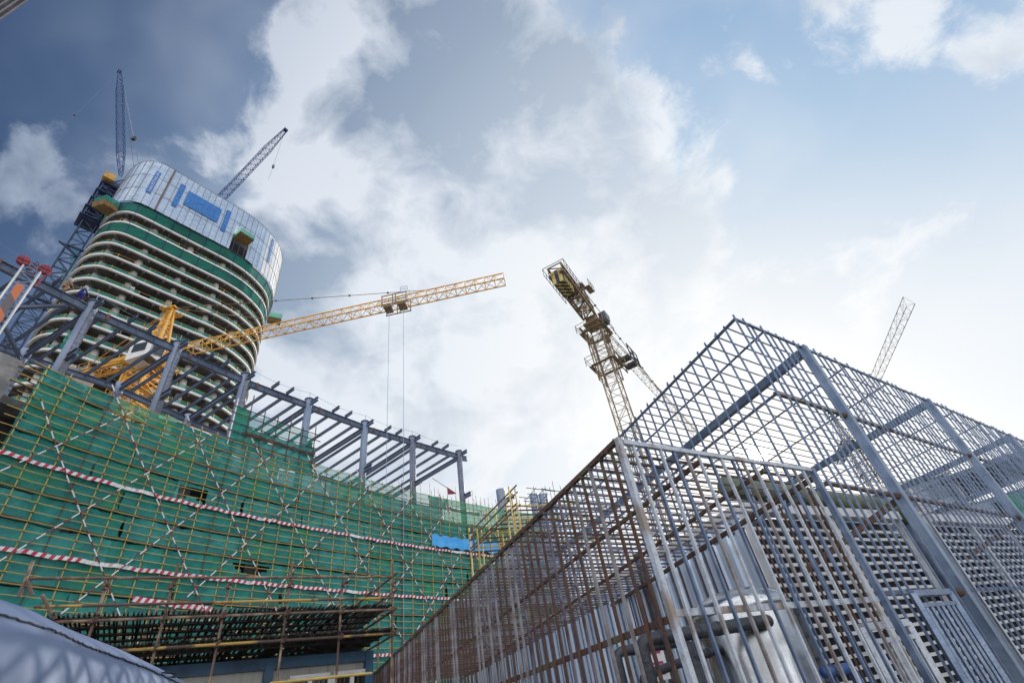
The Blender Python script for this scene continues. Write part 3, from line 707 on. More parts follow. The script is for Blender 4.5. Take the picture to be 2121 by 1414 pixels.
for z in (zt + .1, zt + .42, zt - .3): m.bar(hb - ax * .4 + Vector((0, 0, z)), hb + ax * .22 + Vector((0, 0, z)), .05)
for sg in (-.36, .18): m.bar(hb + ax * sg + Vector((0, 0, zt - .3)), hb + ax * sg + Vector((0, 0, zt + .48)), .05)
m.bar(hb + ax * .5 + Vector((0, 0, zt - 1.0)), hb + ax * .62 + Vector((0, 0, zt + .45)), .07)
m.build('head_frame', M_red, ho)
m = MB(); m.uv = []
for k, (z, xo) in enumerate(((zt - 1.5, 0), (zt - 16, 0))):
    for sg in (-.17, .17): m.v.append(tuple(hb + ax * (sg) - dy * .40 + Vector((0, 0, z)))); m.uv.append((z, sg))
m.f.append((0, 1, 3, 2))
M_ostr = stripe_mat('orange_grey_stripes', (0.62, 0.19, 0.08), (0.16, 0.13, 0.14), 2.0, skew=1.2)
mm_ = MB(); mm_.uv = None
m.build('striped_panel', M_ostr, ho)

# ================================================================== round cornered office tower
TP = [(-110, 82), (-103, 72), (-97, 66.4), (-92.5, 63.9), (-89.4, 63.5), (-87.0, 64.3), (-84.9, 66.8), (-82.4, 70.6), (-79, 75.8), (-75.6, 81), (-73.4, 84.6), (-71.7, 88.6), (-70.8, 93), (-70.7, 97.4), (-71.9, 101.6), (-74.7, 106.3), (-80, 112), (-90, 118.5), (-103, 114), (-112, 100)]
TC = Curve(TP, 6, closed=True)
cen = Vector((-92, 92))
def toff(o):
    out = []
    for i in range(len(TC.p) - 1):
        p = TC.p[i]; t = (TC.p[i + 1] - TC.p[i - 1 if i else -2]).normalized(); n_ = Vector((t.y, -t.x))
        out.append(p + n_ * o)
    return out
def tat(s_, o, z):
    p = TC.at(s_ % TC.L); t = (TC.at((s_ + .4) % TC.L) - TC.at((s_ - .4) % TC.L)).normalized(); n_ = Vector((t.y, -t.x)); q = p + n_ * o
    return Vector((q.x, q.y, z))
if (toff(1)[20] - cen).length < (TC.p[20] - cen).length: raise RuntimeError('offset')
tw = thing('office_tower', 'tall round cornered concrete tower under construction with blue screen panels around its top floors', 'tower', (cen.x, cen.y, 0))
P_out = toff(0); P_in = toff(-.5); P_core = toff(-7.5)
s_front0, s_front1 = 0, TC.L * .80
for k in range(29):
    z = 114.0 - 3.95 * k
    if z < 1: break
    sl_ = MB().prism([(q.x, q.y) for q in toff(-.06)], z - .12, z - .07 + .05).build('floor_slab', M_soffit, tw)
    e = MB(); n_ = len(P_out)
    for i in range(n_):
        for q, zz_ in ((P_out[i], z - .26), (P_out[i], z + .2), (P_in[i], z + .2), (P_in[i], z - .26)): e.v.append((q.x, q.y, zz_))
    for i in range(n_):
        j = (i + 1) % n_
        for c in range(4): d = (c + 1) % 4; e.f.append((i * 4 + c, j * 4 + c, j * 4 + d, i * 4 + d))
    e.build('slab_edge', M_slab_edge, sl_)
    if z > 30:
        b = MB()
        for s_ in frange(0, s_front1, 4.3):
            b.bar(tat(s_, -.6, z - .42), tat(s_, -7.4, z - .42), .45, .6)
        ring2 = [tat(s_, -3.3, z - .38) for s_ in frange(0, s_front1, 2)]
        for a_, b_ in zip(ring2, ring2[1:]): b.bar(a_, b_, .5, .45)
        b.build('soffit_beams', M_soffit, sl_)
        if k >= 3:
            fz = MB()
            rr = random.Random(k)
            for s_ in frange(2, s_front1, 4.3):
                for o in (-4.7, -6.3):
                    if rr.random() < .85:
                        c = tat(s_ + rr.uniform(-.3, .3), o, z - .75); t = (tat(s_ + 1, o, z) - tat(s_ - 1, o, z)).normalized()
                        for q in range(3): fz.box(c + Vector((0, 0, -.2 * q + .2)), (1.4, .35, .09), ax=t, ay=Vector((-t.y, t.x, 0)))
            fz.build('ceiling_ducts', M_bmark if False else M_galv, sl_)
        nt = MB(); q = frange(0, s_front1, 1.1)
        gap = random.Random(k * 3)
        gaps = [(gap.uniform(0, s_front1), gap.uniform(1.5, 6)) for _ in range(4)]
        for i, s_ in enumerate(q):
            jz = .12 * noise.noise(Vector((s_, k, 0)))
            nt.v.append(tuple(tat(s_, -.3, z + .21))); nt.v.append(tuple(tat(s_, -.35, z + 1.3 + jz)))
            if i and not any(g0 < s_ < g0 + gw for g0, gw in gaps): nn = 2 * i; nt.f.append((nn - 2, nn, nn + 1, nn - 1))
        nt.build('edge_netting', M_net_rail, sl_)
        st = MB()
        for _ in range(7):
            s_ = gap.uniform(4, s_front1); o = -gap.uniform(1.5, 5); h_ = gap.choice([.5, .9, 1.6, 2.6]); st.box(tat(s_, o, z + .1 + h_ / 2), (gap.uniform(.4, 2.2), .5, h_), ax=(TC.tan(s_ % (TC.L - 1))).to_3d().normalized(), ay=Vector((0, 0, 1)).cross(TC.tan(s_ % (TC.L - 1)).to_3d()))
        st.build('stored_material', gap.choice([M_wood, M_white, M_bmark, M_conc]), sl_)['kind'] = 'stuff'
        rl = MB()
        for s_ in frange(0, s_front1, 3.3): rl.bar(tat(s_, -.25, z + .25), tat(s_, -.3, z + 1.5), .09); rl.bar(tat(s_, -.27, z + 1.3), tat(s_ + 3.3, -.27, z + 1.3), .06)
        rl.build('guard_rail', M_yel_pole, sl_)
# columns
for s_ in frange(3, s_front1, 8.6):
    c = MB().tube([tat(s_, -2.6, 0), tat(s_, -2.6, 116.5)], .75, 14).build('column', M_white, tw)
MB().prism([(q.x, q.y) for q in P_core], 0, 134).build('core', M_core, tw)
# big hanging nets below the screen
def tnet(s0, s1, z0, z1, o0, o1, mt, name='hanging_net', st=1.6):
    m = MB(); q = frange(s0, s1, st)
    for i, s_ in enumerate(q):
        for kk in range(4):
            f_ = kk / 3; m.v.append(tuple(tat(s_, o0 + (o1 - o0) * f_ + .25 * noise.noise(Vector((s_ * .6, f_ * 2, 3))), z0 + (z1 - z0) * f_)))
        if i:
            for kk in range(3): b = 4 * i + kk; m.f.append((b - 4, b, b + 1, b - 3))
    return m.build(name, mt, tw)
tnet(0, s_front1, 114.5, 117.3, -.2, .35, M_net_far)
tnet(0, s_front1, 106.6, 109.6, -.1, -.15, M_net_far)
tnet(6, 20, 104.5, 107.2, .1, 2.6, M_net_thin, 'catch_fan'); tnet(4, 17, 99, 101, .1, 2.2, M_net_thin, 'catch_fan')
m = MB()
for s_ in frange(0, s_front1, 4): m.bar(tat(s_, .05, 106.4), tat(s_, 0, 109.8), .14); m.bar(tat(s_, .0, 114.4), tat(s_, .4, 117.4), .14); m.bar(tat(s_, 0, 109.7), tat(s_ + 4, 0, 109.7), .1); m.bar(tat(s_, 0, 109.7), tat(s_, 0, 114.5), .06); m.bar(tat(s_, .38, 117.3), tat(s_ + 4, .38, 117.3), .1)
m.build('net_frame', M_bluecr, tw)
# screen
Z0, Z1 = 117.3, 135.6
m = MB(); m.uv = []
q = frange(0, TC.L, .8)
for i, s_ in enumerate(q):
    wv_ = .08 * noise.noise(Vector((s_ * .5, 0, 0)))
    for kk in range(6):
        f_ = kk / 5; m.v.append(tuple(tat(s_, .75 + wv_ + .06 * noise.noise(Vector((s_ * .8, f_ * 5, 2))), Z0 + (Z1 - Z0) * f_ - (.4 if kk == 5 and int(s_ / 1.6) % 9 == 4 else 0)))); m.uv.append((s_, f_ * (Z1 - Z0)))
    if i:
        for kk in range(5):
            b = 6 * i + kk
            m.f.append((b - 6, b, b + 1, b - 5))
def sof(px, py):   # arc length and height on the screen for a point of the photo
    r = ray(px, py); best = None
    for s_ in frange(0, TC.L * .8, .25):
        p = tat(s_, .8, 0); 
        a1 = atan2(p.x, p.y); a0 = atan2(r.x, r.y)
        d = abs(a1 - a0)
        t_ = (hypot(p.x, p.y)) / hypot(r.x, r.y)
        if d < .004 and (best is None or t_ < best[2]): best = (s_, EYE.z + t_ * r.z, t_)
    return best
op = [sof(*p_) for p_ in ((487, 470), (520, 485), (470, 513), (500, 532))]
OS0, OS1 = op[0][0] + .2, op[1][0] + .4; OZ1 = op[0][1]
faces = []
for f_ in m.f:
    c = Vector((0, 0, 0)); us = sum(m.uv[i][0] for i in f_) / 4; zz_ = sum(m.v[i][2] for i in f_) / 4
    if OS0 < us < OS1 and zz_ < OZ1: continue
    faces.append(f_)
m.f = faces
SW = sof(541, 560)[0]
wf = [f_ for f_ in m.f if sum(m.uv[i][0] for i in f_) / 4 > SW]; m.f = [f_ for f_ in m.f if sum(m.uv[i][0] for i in f_) / 4 <= SW]
scr = m.build('screen', M_clad, tw)
m.f = wf; m.build('white_panels', M_clad_w, scr)
m = MB()
for s_ in frange(0, TC.L, 1.6): m.bar(tat(s_, .84, Z0), tat(s_, .84, Z1 + .1), .05)
for z in (Z0 + .05, Z0 + 6, Z0 + 12, Z1): 
    pts = [tat(s_, .84, z) for s_ in frange(0, TC.L, 2)]
    for a_, b_ in zip(pts, pts[1:]): m.bar(a_, b_, .06)
m.build('screen_rails', M_seam, scr)
sm = sof(345, 396)[0]
MB().bar(tat(sm, .93, Z0 - .1), tat(sm, .93, Z1), .55, .12).build('seam', M_seam, scr)
def banner(pts4, mt, glyphs=0, cols=1, name='banner', gm=None, rnd=1):
    sa = min(sof(*p_)[0] for p_ in pts4); sb = max(sof(*p_)[0] for p_ in pts4)
    a0, a1 = sof(*pts4[0]), sof(*pts4[1]); zt_ = a0[1]; zb_ = sof(*pts4[2])[1]
    sa, sb = sorted((a0[0], a1[0]))
    m = MB(); k_ = max(1, int((sb - sa) / .8))
    for i in range(k_ + 1):
        s_ = sa + (sb - sa) * i / k_
        m.v.append(tuple(tat(s_, .98, zb_))); m.v.append(tuple(tat(s_, .98, zt_)))
        if i: n2 = 2 * i; m.f.append((n2 - 2, n2, n2 + 1, n2 - 1))
    o = m.build(name, mt, scr)
    if glyphs:
        g = MB(); R = random.Random(rnd)
        for c in range(cols):
            for r_ in range(glyphs):
                gh = (zt_ - zb_) / (glyphs + .6); gw = (sb - sa) / cols * .62
                zc = zt_ - gh * (r_ + .8); sc = sa + (sb - sa) * (c + .5) / cols
                for q_ in range(4):
                    dz = R.uniform(-.36, .36) * gh; g.bar(tat(sc - gw / 2 * R.uniform(.5, 1), 1.01, zc + dz), tat(sc + gw / 2 * R.uniform(.5, 1), 1.01, zc + dz), .02, gh * .09)
                for q_ in range(2):
                    ds = R.uniform(-.4, .4) * gw; g.bar(tat(sc + ds, 1.015, zc - .38 * gh), tat(sc + ds, 1.015, zc + .38 * gh), gw * .1, .02)
        g.build('lettering', gm or M_wmark, o)
banner([(322, 354), (333, 357), (304, 398)], M_banner, 9, 1, rnd=3)
banner([(378, 382), (389, 387), (363, 429)], M_banner, 5, 1, gm=M_bmark)
banner([(394, 397), (462, 434), (450, 462)], M_banner, 2, 6, gm=M_bmark, rnd=5)
banner([(473, 436), (481, 441), (463, 480)], M_banner, 5, 1, gm=M_bmark)
banner([(567, 495), (571, 500), (556, 542)], M_banner, 8, 1, gm=M_wmark)
# opening and its loading platform
MB().prism([(tat(s_, o, 0).x, tat(s_, o, 0).y) for s_, o in ((OS0, .3), (OS1, .3), (OS1, -5), (OS0, -5))], Z0 - .3, Z0 - .1).build('opening_floor', M_conc, scr)
pm = MB(); zc = (Z0 + OZ1) / 2 + .5; a_ = tat(OS0 + .6, .4, zc); b_ = tat(OS1 - .1, .4, zc); outn = (tat((OS0 + OS1) / 2, 3, 0) - tat((OS0 + OS1) / 2, 0, 0)).normalized()
pf = MB().hexa([a_, b_, b_ + outn * 3.6, a_ + outn * 3.6], [x_ + Vector((0, 0, .3)) for x_ in (a_, b_, b_ + outn * 3.6, a_ + outn * 3.6)]).build('loading_platform', M_wood, tw)
nm = MB()
for c, d in ((a_, a_ + outn * 3.6), (a_ + outn * 3.6, b_ + outn * 3.6), (b_ + outn * 3.6, b_)): nm.quad(c, d, d + Vector((0, 0, 1.8)), c + Vector((0, 0, 1.8)))
nm.build('platform_netting', M_net_light, pf)
for zc, s_c in ((97, None),):
    r_ = sof(563, 665) or (TC.L * .5, 98, 0)
    a_ = atd(556, 662, 121); d_ = Vector((.82, .57, 0))
    pf = MB().box(a_ + d_ * 1.5, (3.6, 3.0, .3), ax=d_, ay=Vector((-d_.y, d_.x, 0))).build('loading_platform', M_wood, tw)
    nm = MB(); c = a_ + d_ * 3.4; sd_ = Vector((-d_.y, d_.x, 0)); nm.quad(c - sd_ * 1.6, c + sd_ * 1.6, c + sd_ * 1.6 + Vector((0, 0, 1.8)), c - sd_ * 1.6 + Vector((0, 0, 1.8)))
    nm.quad(c - sd_ * 1.6, a_ - sd_ * 1.6, a_ - sd_ * 1.6 + Vector((0, 0, 1.8)), c - sd_ * 1.6 + Vector((0, 0, 1.8))); nm.build('platform_netting', M_net_light, pf)
# platform reaching towards the left crane
a_ = atd(203, 420, 110); b_ = atd(236, 440, 112)
pf = MB().bar(a_, b_, 3.2, 1.4).build('loading_platform', M_wood, tw)
MB().bar(a_ + Vector((0, 0, 1.6)), b_ + Vector((0, 0, 1.6)), 3.4, 1.5).build('platform_netting', M_net_rail, pf)

# ================================================================== cranes
def luffing(name, label, base, zmast, tip, mw, n_mast, mt_mast, mt_jib, jibw, yellow_cab=False, collar=True, nj=22, root=None):
    t = thing(name, label, 'crane', base, group='tower cranes of the site')
    b = Vector(base); top = Vector((b.x, b.y, zmast)); d = (Vector(tip) - top); dh = Vector((d.x, d.y, 0)).normalized(); sdv = Vector((-dh.y, dh.x, 0))
    MB().lattice(b, top, dh, mw, mw, n_mast, .13, .065).build('mast', mt_mast, t)
    if collar:
        m = MB(); m.lattice(top - Vector((0, 0, 15)), top + Vector((0, 0, .5)), dh, mw + 1.1, mw + 1.1, 7, .16, .12)
        for k in range(5): m.box(top - Vector((0, 0, 14.5 - 3.5 * k)), (mw + 2.4, mw + 2.4, .18), ax=dh, ay=sdv)
        m.build('climbing_collar', mt_mast, t)
    m = MB(); m.box(top + Vector((0, 0, 1.0)), (mw + 2, mw + 1.2, 1.6), ax=dh, ay=sdv); m.box(top - dh * 5.2 + Vector((0, 0, 1.6)), (9, 2.6, .7), ax=dh, ay=sdv)
    m.box(top - dh * 8.6 + Vector((0, 0, .6)), (2.2, 2.8, 3.2), ax=dh, ay=sdv); m.box(top - dh * 4.6 + Vector((0, 0, 2.7)), (2.4, 2.0, 1.5), ax=dh, ay=sdv)
    m.build('machinery_deck', mt_mast, t)
    m = MB(); ap = top - dh * 3.0 + Vector((0, 0, 9.5))
    for sg in (-1, 1): m.bar(top + dh * .8 + sdv * sg + Vector((0, 0, 1.6)), ap + sdv * sg * .4, .3); m.bar(top - dh * 7 + sdv * sg + Vector((0, 0, 1.8)), ap + sdv * sg * .4, .24)
    m.build('a_frame', mt_mast, t)
    root = root or top + dh * 1.6 + Vector((0, 0, 1.6)); tipv = Vector(tip); L = (tipv - root).length; u = (tipv - root) / L
    j = MB(); j.lattice(root, root + u * L * .18, Vector((0, 0, 1)), jibw * .75, .6, 4, .075, .035, w2=jibw, h2=jibw)
    j.lattice(root + u * L * .18, root + u * L * .8, Vector((0, 0, 1)), jibw, jibw, nj, .075, .035)
    j.lattice(root + u * L * .8, tipv, Vector((0, 0, 1)), jibw, jibw, 6, .07, .035, w2=jibw * .5, h2=.7)
    j.build('jib', mt_jib, t)
    m = MB(); m.box(tipv + u * .3, (1.0, 1.2, .9), ax=dh, ay=sdv); m.build('jib_head', mt_mast, t)
    mid = root + u * L * .55
    MB().tube([ap, ap.lerp(tipv, .5) + Vector((0, 0, 1.0)), tipv + Vector((0, 0, .6))], .05, 5).build('luffing_rope', M_cable, t)
    cb = top + sdv * (mw * .5 + 1.2) + dh * 1.6 + Vector((0, 0, 1.6))
    c = MB().box(cb, (2.4, 1.7, 2.2), ax=dh, ay=sdv).build('cab', M_crane if yellow_cab else M_cab, t)
    MB().box(cb + dh * 1.22 + Vector((0, 0, .2)), (.06, 1.3, 1.3), ax=dh, ay=sdv).build('window', M_glass, c)
    return t, tipv, u, dh, sdv
lc_b = atd(240, 378, 121); lc_base = (lc_b.x, lc_b.y, 0)
# jib tip: pick the distance giving a 48 m jib
top0 = Vector((lc_b.x, lc_b.y, lc_b.z - 4)); r = ray(248, 150)
best = min((abs(((EYE + r * k) - top0).length - 54), k) for k in [x_ * .5 for x_ in range(60, 500)] if (EYE + r * k).z > top0.z + 30)
tipL = EYE + r * best[1]
tl_, tipv, u_, dh_, sd_ = luffing('luffing_crane', 'dark blue luffing crane tied to the left corner of the tower, its jib nearly upright', lc_base, top0.z, tipL, 2.8, 52, M_bluecr, M_bluejib, 1.7, yellow_cab=True, root=atd(251, 362, 121))
m = MB(); hk = atd(277, 287, hypot(tipv.x, tipv.y)); m.tube([tipv, hk], .045, 5); m.tube([tipv + Vector((.5, 0, 0)), hk + Vector((.1, 0, 0))], .045, 5); m.tube([hk, atd(289, 350, hypot(tipv.x, tipv.y) + 3)], .09, 5); m.build('hoist_rope', M_wcable, tl_)
MB().box(hk, (1.0, .8, 1.3)).build('hook_block', M_dark, tl_)
m = MB(); e1 = atd(155, 238, hypot(tipv.x, tipv.y) - 6); m.tube([tipv, e1, atd(128, 262, hypot(tipv.x, tipv.y) - 9)], .03, 4); m.box(e1, (.7, .4, .5)); m.build('stay_rope', M_cable, tl_)
for (px, py, qx, qy) in ((133, 500, 186, 520), (62, 608, 120, 640)):   # ties to the tower
    a = atd(px, py, 119); b = atd(qx, qy, 119); b.z = a.z - .5
    m = MB()
    for dz in (0,):
        m.bar(a + Vector((-1, 0, 0)), b, .35); m.bar(a + Vector((0, 1, 0)), b + Vector((2, 2, 0)), .35); m.bar(a + Vector((0, -1, -1.0)), b + Vector((-1, -1.0, -2)), .3)
    m.build('wall_tie', M_bluecr, tl_)
# second luffing crane behind the tower top
rb = Vector((-88, 96)); r2 = ray(590, 271)
t2top = Vector((-92, 88, 140.0))
a2 = atd(458, 410, 125)
# continue the visible jib line down to its root
tp2 = min(((abs(((EYE + r2 * k) - a2).length - 32)), k) for k in [x_ * .5 for x_ in range(100, 400)] if (EYE + r2 * k).z > a2.z + 8)
tip2 = EYE + r2 * tp2[1]; dir2 = (tip2 - a2).normalized(); root2 = a2 - dir2 * 12
t2, tv2, u2, dh2, sd2 = luffing('luffing_crane', 'blue luffing crane jib rising from behind the screened top of the tower', (root2.x, root2.y, 100.0), root2.z - 1.6, tip2, 2.4, 20, M_bluecr, M_bluejib, 2.1, collar=False)
m = MB(); hk2 = atd(566, 345, hypot(tv2.x, tv2.y) - 2); m.tube([tv2, hk2, atd(556, 372, hypot(tv2.x, tv2.y) - 3)], .04, 4); m.box(hk2, (.5, .5, 1.4)); m.build('hoist_rope', M_cable, t2)

def hammerhead(name, label, base, zj, zap, jtip, cjend, mw, mt, nm, jh=1.7, tri=True, ballast=None, cabmat=None, cabside=1, trolley_t=.6, flat_cj=False, jn=34, rc=.09, rl=.05, ropes=True, apw=1.2, mode='A', mc=.10, ml=.05, cs=1.0, cdz=0.0, jw=1.4):
    t = thing(name, label, 'crane', base, group='tower cranes of the site')
    b = Vector(base); top = Vector((b.x, b.y, zj - 1.6)); J = Vector((jtip[0], jtip[1], zj)); jd = Vector((J.x - b.x, J.y - b.y, 0)).normalized(); sdv = Vector((-jd.y, jd.x, 0))
    MB().lattice(b, top, jd, mw, mw, nm, mc, ml).build('mast', mt, t)
    m = MB(); m.box(top + Vector((0, 0, .3)), (mw + .3, mw + .3, .3), ax=jd, ay=sdv); m.tube([top + Vector((0, 0, .5)), top + Vector((0, 0, 1.2))], mw * .48, 20)
    for sg in (-1, 1): m.bar(top - jd * mw + sdv * sg * mw * .8 - Vector((0, 0, .4)), top + jd * mw + sdv * sg * mw * .8 - Vector((0, 0, .4)), .2)
    m.build('slewing_ring', mt, t)
    m = MB()
    for z in (-1.0, -5.6):     # climbing cage with walkways
        c = top + Vector((0, 0, z))
        for sg in (-1, 1):
            m.box(c + sdv * sg * (mw * .5 + .55), (mw + 1.2, .42, .05), ax=jd, ay=sdv); m.box(c + jd * sg * (mw * .5 + .55), (.42, mw + .8, .05), ax=jd, ay=sdv)
        for a1 in (-1, 1):
            for a2_ in (-1, 1): m.bar(c + jd * a1 * (mw * .5 + .9) + sdv * a2_ * (mw * .5 + .9), c + jd * a1 * (mw * .5 + .9) + sdv * a2_ * (mw * .5 + .9) + Vector((0, 0, 1.1)), .06)
        for a1 in (-1, 1):
            for zz_ in (.6, 1.1):
                m.bar(c + jd * a1 * (mw * .5 + .9) - sdv * (mw * .5 + .9) + Vector((0, 0, zz_)), c + jd * a1 * (mw * .5 + .9) + sdv * (mw * .5 + .9) + Vector((0, 0, zz_)), .045)
                m.bar(c + sdv * a1 * (mw * .5 + .9) - jd * (mw * .5 + .9) + Vector((0, 0, zz_)), c + sdv * a1 * (mw * .5 + .9) + jd * (mw * .5 + .9) + Vector((0, 0, zz_)), .045)
    m.lattice(top - Vector((0, 0, 7.4)), top - Vector((0, 0, .4)), jd, mw + .4, mw + .4, 4, mc, ml)
    m.build('climbing_cage', mt, t)
    root = Vector((b.x, b.y, zj)) + jd * (mw * .5)
    MB().lattice(root, J, Vector((0, 0, 1)), jw, jh, jn, rc, rl, tri=tri).build('jib', mt, t)
    C = Vector((cjend[0], cjend[1], zj)); cd_ = (C - Vector((b.x, b.y, zj))).normalized(); cs_ = Vector((-cd_.y, cd_.x, 0)); Lc = (C - Vector((b.x, b.y, zj))).length
    m = MB(); r0 = Vector((b.x, b.y, zj)) + cd_ * (mw * .5)
    if flat_cj:
        for sg in (-1, 1): m.ibeam(r0 + cs_ * sg * .8 - Vector((0, 0, .3)), C + cs_ * sg * .8 - Vector((0, 0, .3)), .28, .55)
        for k in range(9): 
            a = r0.lerp(C, k / 8) - Vector((0, 0, .3)); m.bar(a - cs_ * .8, a + cs_ * .8, .12)
            if k: m.bar(r0.lerp(C, (k - 1) / 8) - cs_ * .8 - Vector((0, 0, .3)), a + cs_ * .8, .09)
        for sg in (-1, 1):
            for k in range(8): a = r0.lerp(C, k / 7) + cs_ * sg * 1.0; m.bar(a, a + Vector((0, 0, 1.1)), .05)
            m.bar(r0 + cs_ * sg + Vector((0, 0, 1.1)), C + cs_ * sg + Vector((0, 0, 1.1)), .05)
    else:
        m.lattice(r0, C, Vector((0, 0, 1)), 1.5, 1.1, 9, .10, .05)
    m.build('counter_jib', mt, t)
    ap = Vector((b.x, b.y, zap)) 
    m = MB(); m.lattice(Vector((b.x, b.y, zj - .3)), ap - Vector((0, 0, .2)), jd, apw, apw, 7, mc, ml * .8, w2=.35, h2=.35); m.box(ap, (1.3, .9, .25), ax=jd, ay=sdv)
    for sg in (-1, 1):
        m.box(ap + sdv * sg * .9 - Vector((0, 0, 1.0)), (1.6, .7, .06), ax=jd, ay=sdv)
        for zz_ in (-.5, 0): m.bar(ap + sdv * sg * 1.25 - jd * .8 + Vector((0, 0, zz_)), ap + sdv * sg * 1.25 + jd * .8 + Vector((0, 0, zz_)), .05)
        for k in (-.8, 0, .8): m.bar(ap + sdv * sg * 1.25 + jd * k + Vector((0, 0, -1)), ap + sdv * sg * 1.25 + jd * k, .05)
    m.build('apex_tower', mt, t)
    if cabmat:
        cb = top + sdv * cabside * (mw * .5 + .95) + jd * 1.2 + Vector((0, 0, 1.9))
        cb = top + sdv * cabside * (mw * .5 + .95 * cs) + jd * 1.2 * cs + Vector((0, 0, 1.9 * cs + cdz))
        hx = [cb + jd * a * 1.1 + sdv * bq * .75 + Vector((0, 0, -1.1 + (0 if a < 0 else .35))) for a, bq in ((-1, -1), (1, -1), (1, 1), (-1, 1))]
        ht = [cb + jd * a * (1.1 if a < 0 else 1.5) + sdv * bq * .8 + Vector((0, 0, 1.1)) for a, bq in ((-1, -1), (1, -1), (1, 1), (-1, 1))]
        hx = [cb + (q - cb) * cs for q in hx]; ht = [cb + (q - cb) * cs for q in ht]
        c = MB().hexa(hx, ht).build('cab', cabmat, t)
        wn = MB(); wn.box(cb + sdv * cabside * .80 + Vector((0, 0, .25)), (1.4, .05, 1.0), ax=jd, ay=sdv); wn.box(cb + jd * 1.38 + Vector((0, 0, .2)), (.10, 1.2, 1.2), ax=jd, ay=sdv); wn.box(cb + jd * .9 - Vector((0, 0, 1.0)), (.9, 1.0, .14), ax=jd, ay=sdv)
        wn.v = [tuple(cb + (Vector(q) - cb) * cs) for q in wn.v]; wn.build('window', M_glass, c)
    if ropes:
        for tt in ((.36, .78) if mode == 'A' else (.55,)):
            e = root.lerp(J, tt) + Vector((0, 0, jh / 2))
            m = MB(); m.tube([ap, e], .045, 5)
            for k in range(1, 7): m.ball(ap.lerp(e, k / 7), .13, 6, (1.6, 1.6, .8))
            m.build('pendant_bar', M_crane_backlit if mode == 'A' else M_cable, t)
        for sg in (-.6, .6): MB().tube([ap, C - cd_ * 1.5 + cs_ * sg], .045, 5).build('pendant_bar', mt, t)
    return t, root, J, C, jd, sdv, cd_, cs_, top
yb = (-50.0, 49.0, 0)
yc, yr, yJ, yC, yjd, ysd, ycd, ycs, ytop = hammerhead('hammerhead_crane', 'bright yellow hammerhead crane standing behind the steel frame with its long jib pointing right', yb, 49.4, 58.4, (0.5, 46.5), (-63.0, 50.6), 2.9, M_crane, 16, jh=1.7, cabmat=M_cab, cabside=-1, flat_cj=True, jn=36, rc=.065, rl=.03, mc=.16, ml=.08, apw=2.0, cs=1.35, cdz=-3.2)
# machine deck on its counter jib
m = MB(); c = Vector((yb[0], yb[1], 49.6)) + ycd * 5.5; m.box(c + ycs * .0 + Vector((0, 0, .6)), (7.0, .25, 1.2), ax=ycd, ay=ycs); m.build('side_panel', M_crane, yc)
m = MB(); m.box(Vector((yb[0], yb[1], 48.6)) + ycd * 11.6, (2.0, 2.4, 2.4), ax=ycd, ay=ycs); m.build('counterweight', M_conc, yc)
tr = yr.lerp(yJ, .69)
def trolley(t, c, jd, sdv, s=1.0, mt=M_crane_backlit):
    m = MB()
    for a in (-1.7, -.2, .2, 1.7):
        for sg in (-1, 1): m.bar(c + jd * a + sdv * sg * .95 + Vector((0, 0, -1.5)), c + jd * a + sdv * sg * .95 + Vector((0, 0, .6)), .12)
    for z in (-1.4, -.6, .5):
        for sg in (-1, 1): m.bar(c - jd * 1.8 + sdv * sg * .95 + Vector((0, 0, z)), c + jd * 1.8 + sdv * sg * .95 + Vector((0, 0, z)), .11)
    for a in (-1.1, .9): m.box(c + jd * a + Vector((0, 0, -1.15)), (1.0, 1.4, .4), ax=jd, ay=sdv)
    return m.build('trolley', mt, t)
trolley(yc, tr, yjd, ysd)
m = MB()
for k in (-1.0, 1.0): m.tube([tr + yjd * k - Vector((0, 0, 1.3)), Vector((tr.x, tr.y, 5)) + yjd * k * .9], .028, 5)
m.build('hoist_rope', M_wcable, yc)
m = MB(); c = tr + yjd * 1.2 + Vector((0, 0, 1.2)); 
for a in (-.5, .5):
    for b2 in (-.4, .4): m.bar(c + yjd * a + ysd * b2, c + yjd * a + ysd * b2 + Vector((0, 0, .9)), .04)
for z in (.45, .9): m.bar(c - yjd * .5 - ysd * .4 + Vector((0, 0, z)), c + yjd * .5 - ysd * .4 + Vector((0, 0, z)), .04)
m.build('inspection_cage', M_bluejib, yc)

cb_ = (9.65, 43.9, 0)
cc, cr, cJ, cC, cjd, csd, ccd, ccs, ctop = hammerhead('hammerhead_crane', 'backlit yellow hammerhead crane in the middle of the sky with black and yellow striped counterweights', cb_, 37.6, 42.6, (30.5, 83.5), (5.7, 35.2), 1.55, M_crane_backlit, 22, jh=1.0, jw=1.1, cabmat=M_glass, cabside=-1, jn=30, rc=.03, rl=.013, mode='B', mc=.055, ml=.022, cs=.55)
m = MB(); m.uv = []
c = Vector((cb_[0], cb_[1], 36.9)) + ccd * 9.0
def ybox(m, c, sx, sy, sz, ax, ay):
    m.box(c, (sx, sy, sz), ax=ax, ay=ay)
    for q in m.v[len(m.uv):]: d = Vector(q) - c; m.uv.append((d.dot(ax) + d.dot(ay) + 10, d.z))
for k in range(4): ybox(m, c - ccd * (.62 * k) + Vector((0, 0, -.05)), .56, 1.3, 1.75, ccd, ccs)
m.build('counterweight', M_yb, cc)
m = MB()
for sg in (-1, 1):
    for z in (.3, 1.2): m.bar(c + ccd * .9 + ccs * sg * 1.2 + Vector((0, 0, z)), c - ccd * 4.6 + ccs * sg * 1.2 + Vector((0, 0, z)), .05)
    for k in range(8): a = c + ccd * (.9 - .78 * k) + ccs * sg * 1.2; m.bar(a + Vector((0, 0, .3)), a + Vector((0, 0, 1.2)), .045)
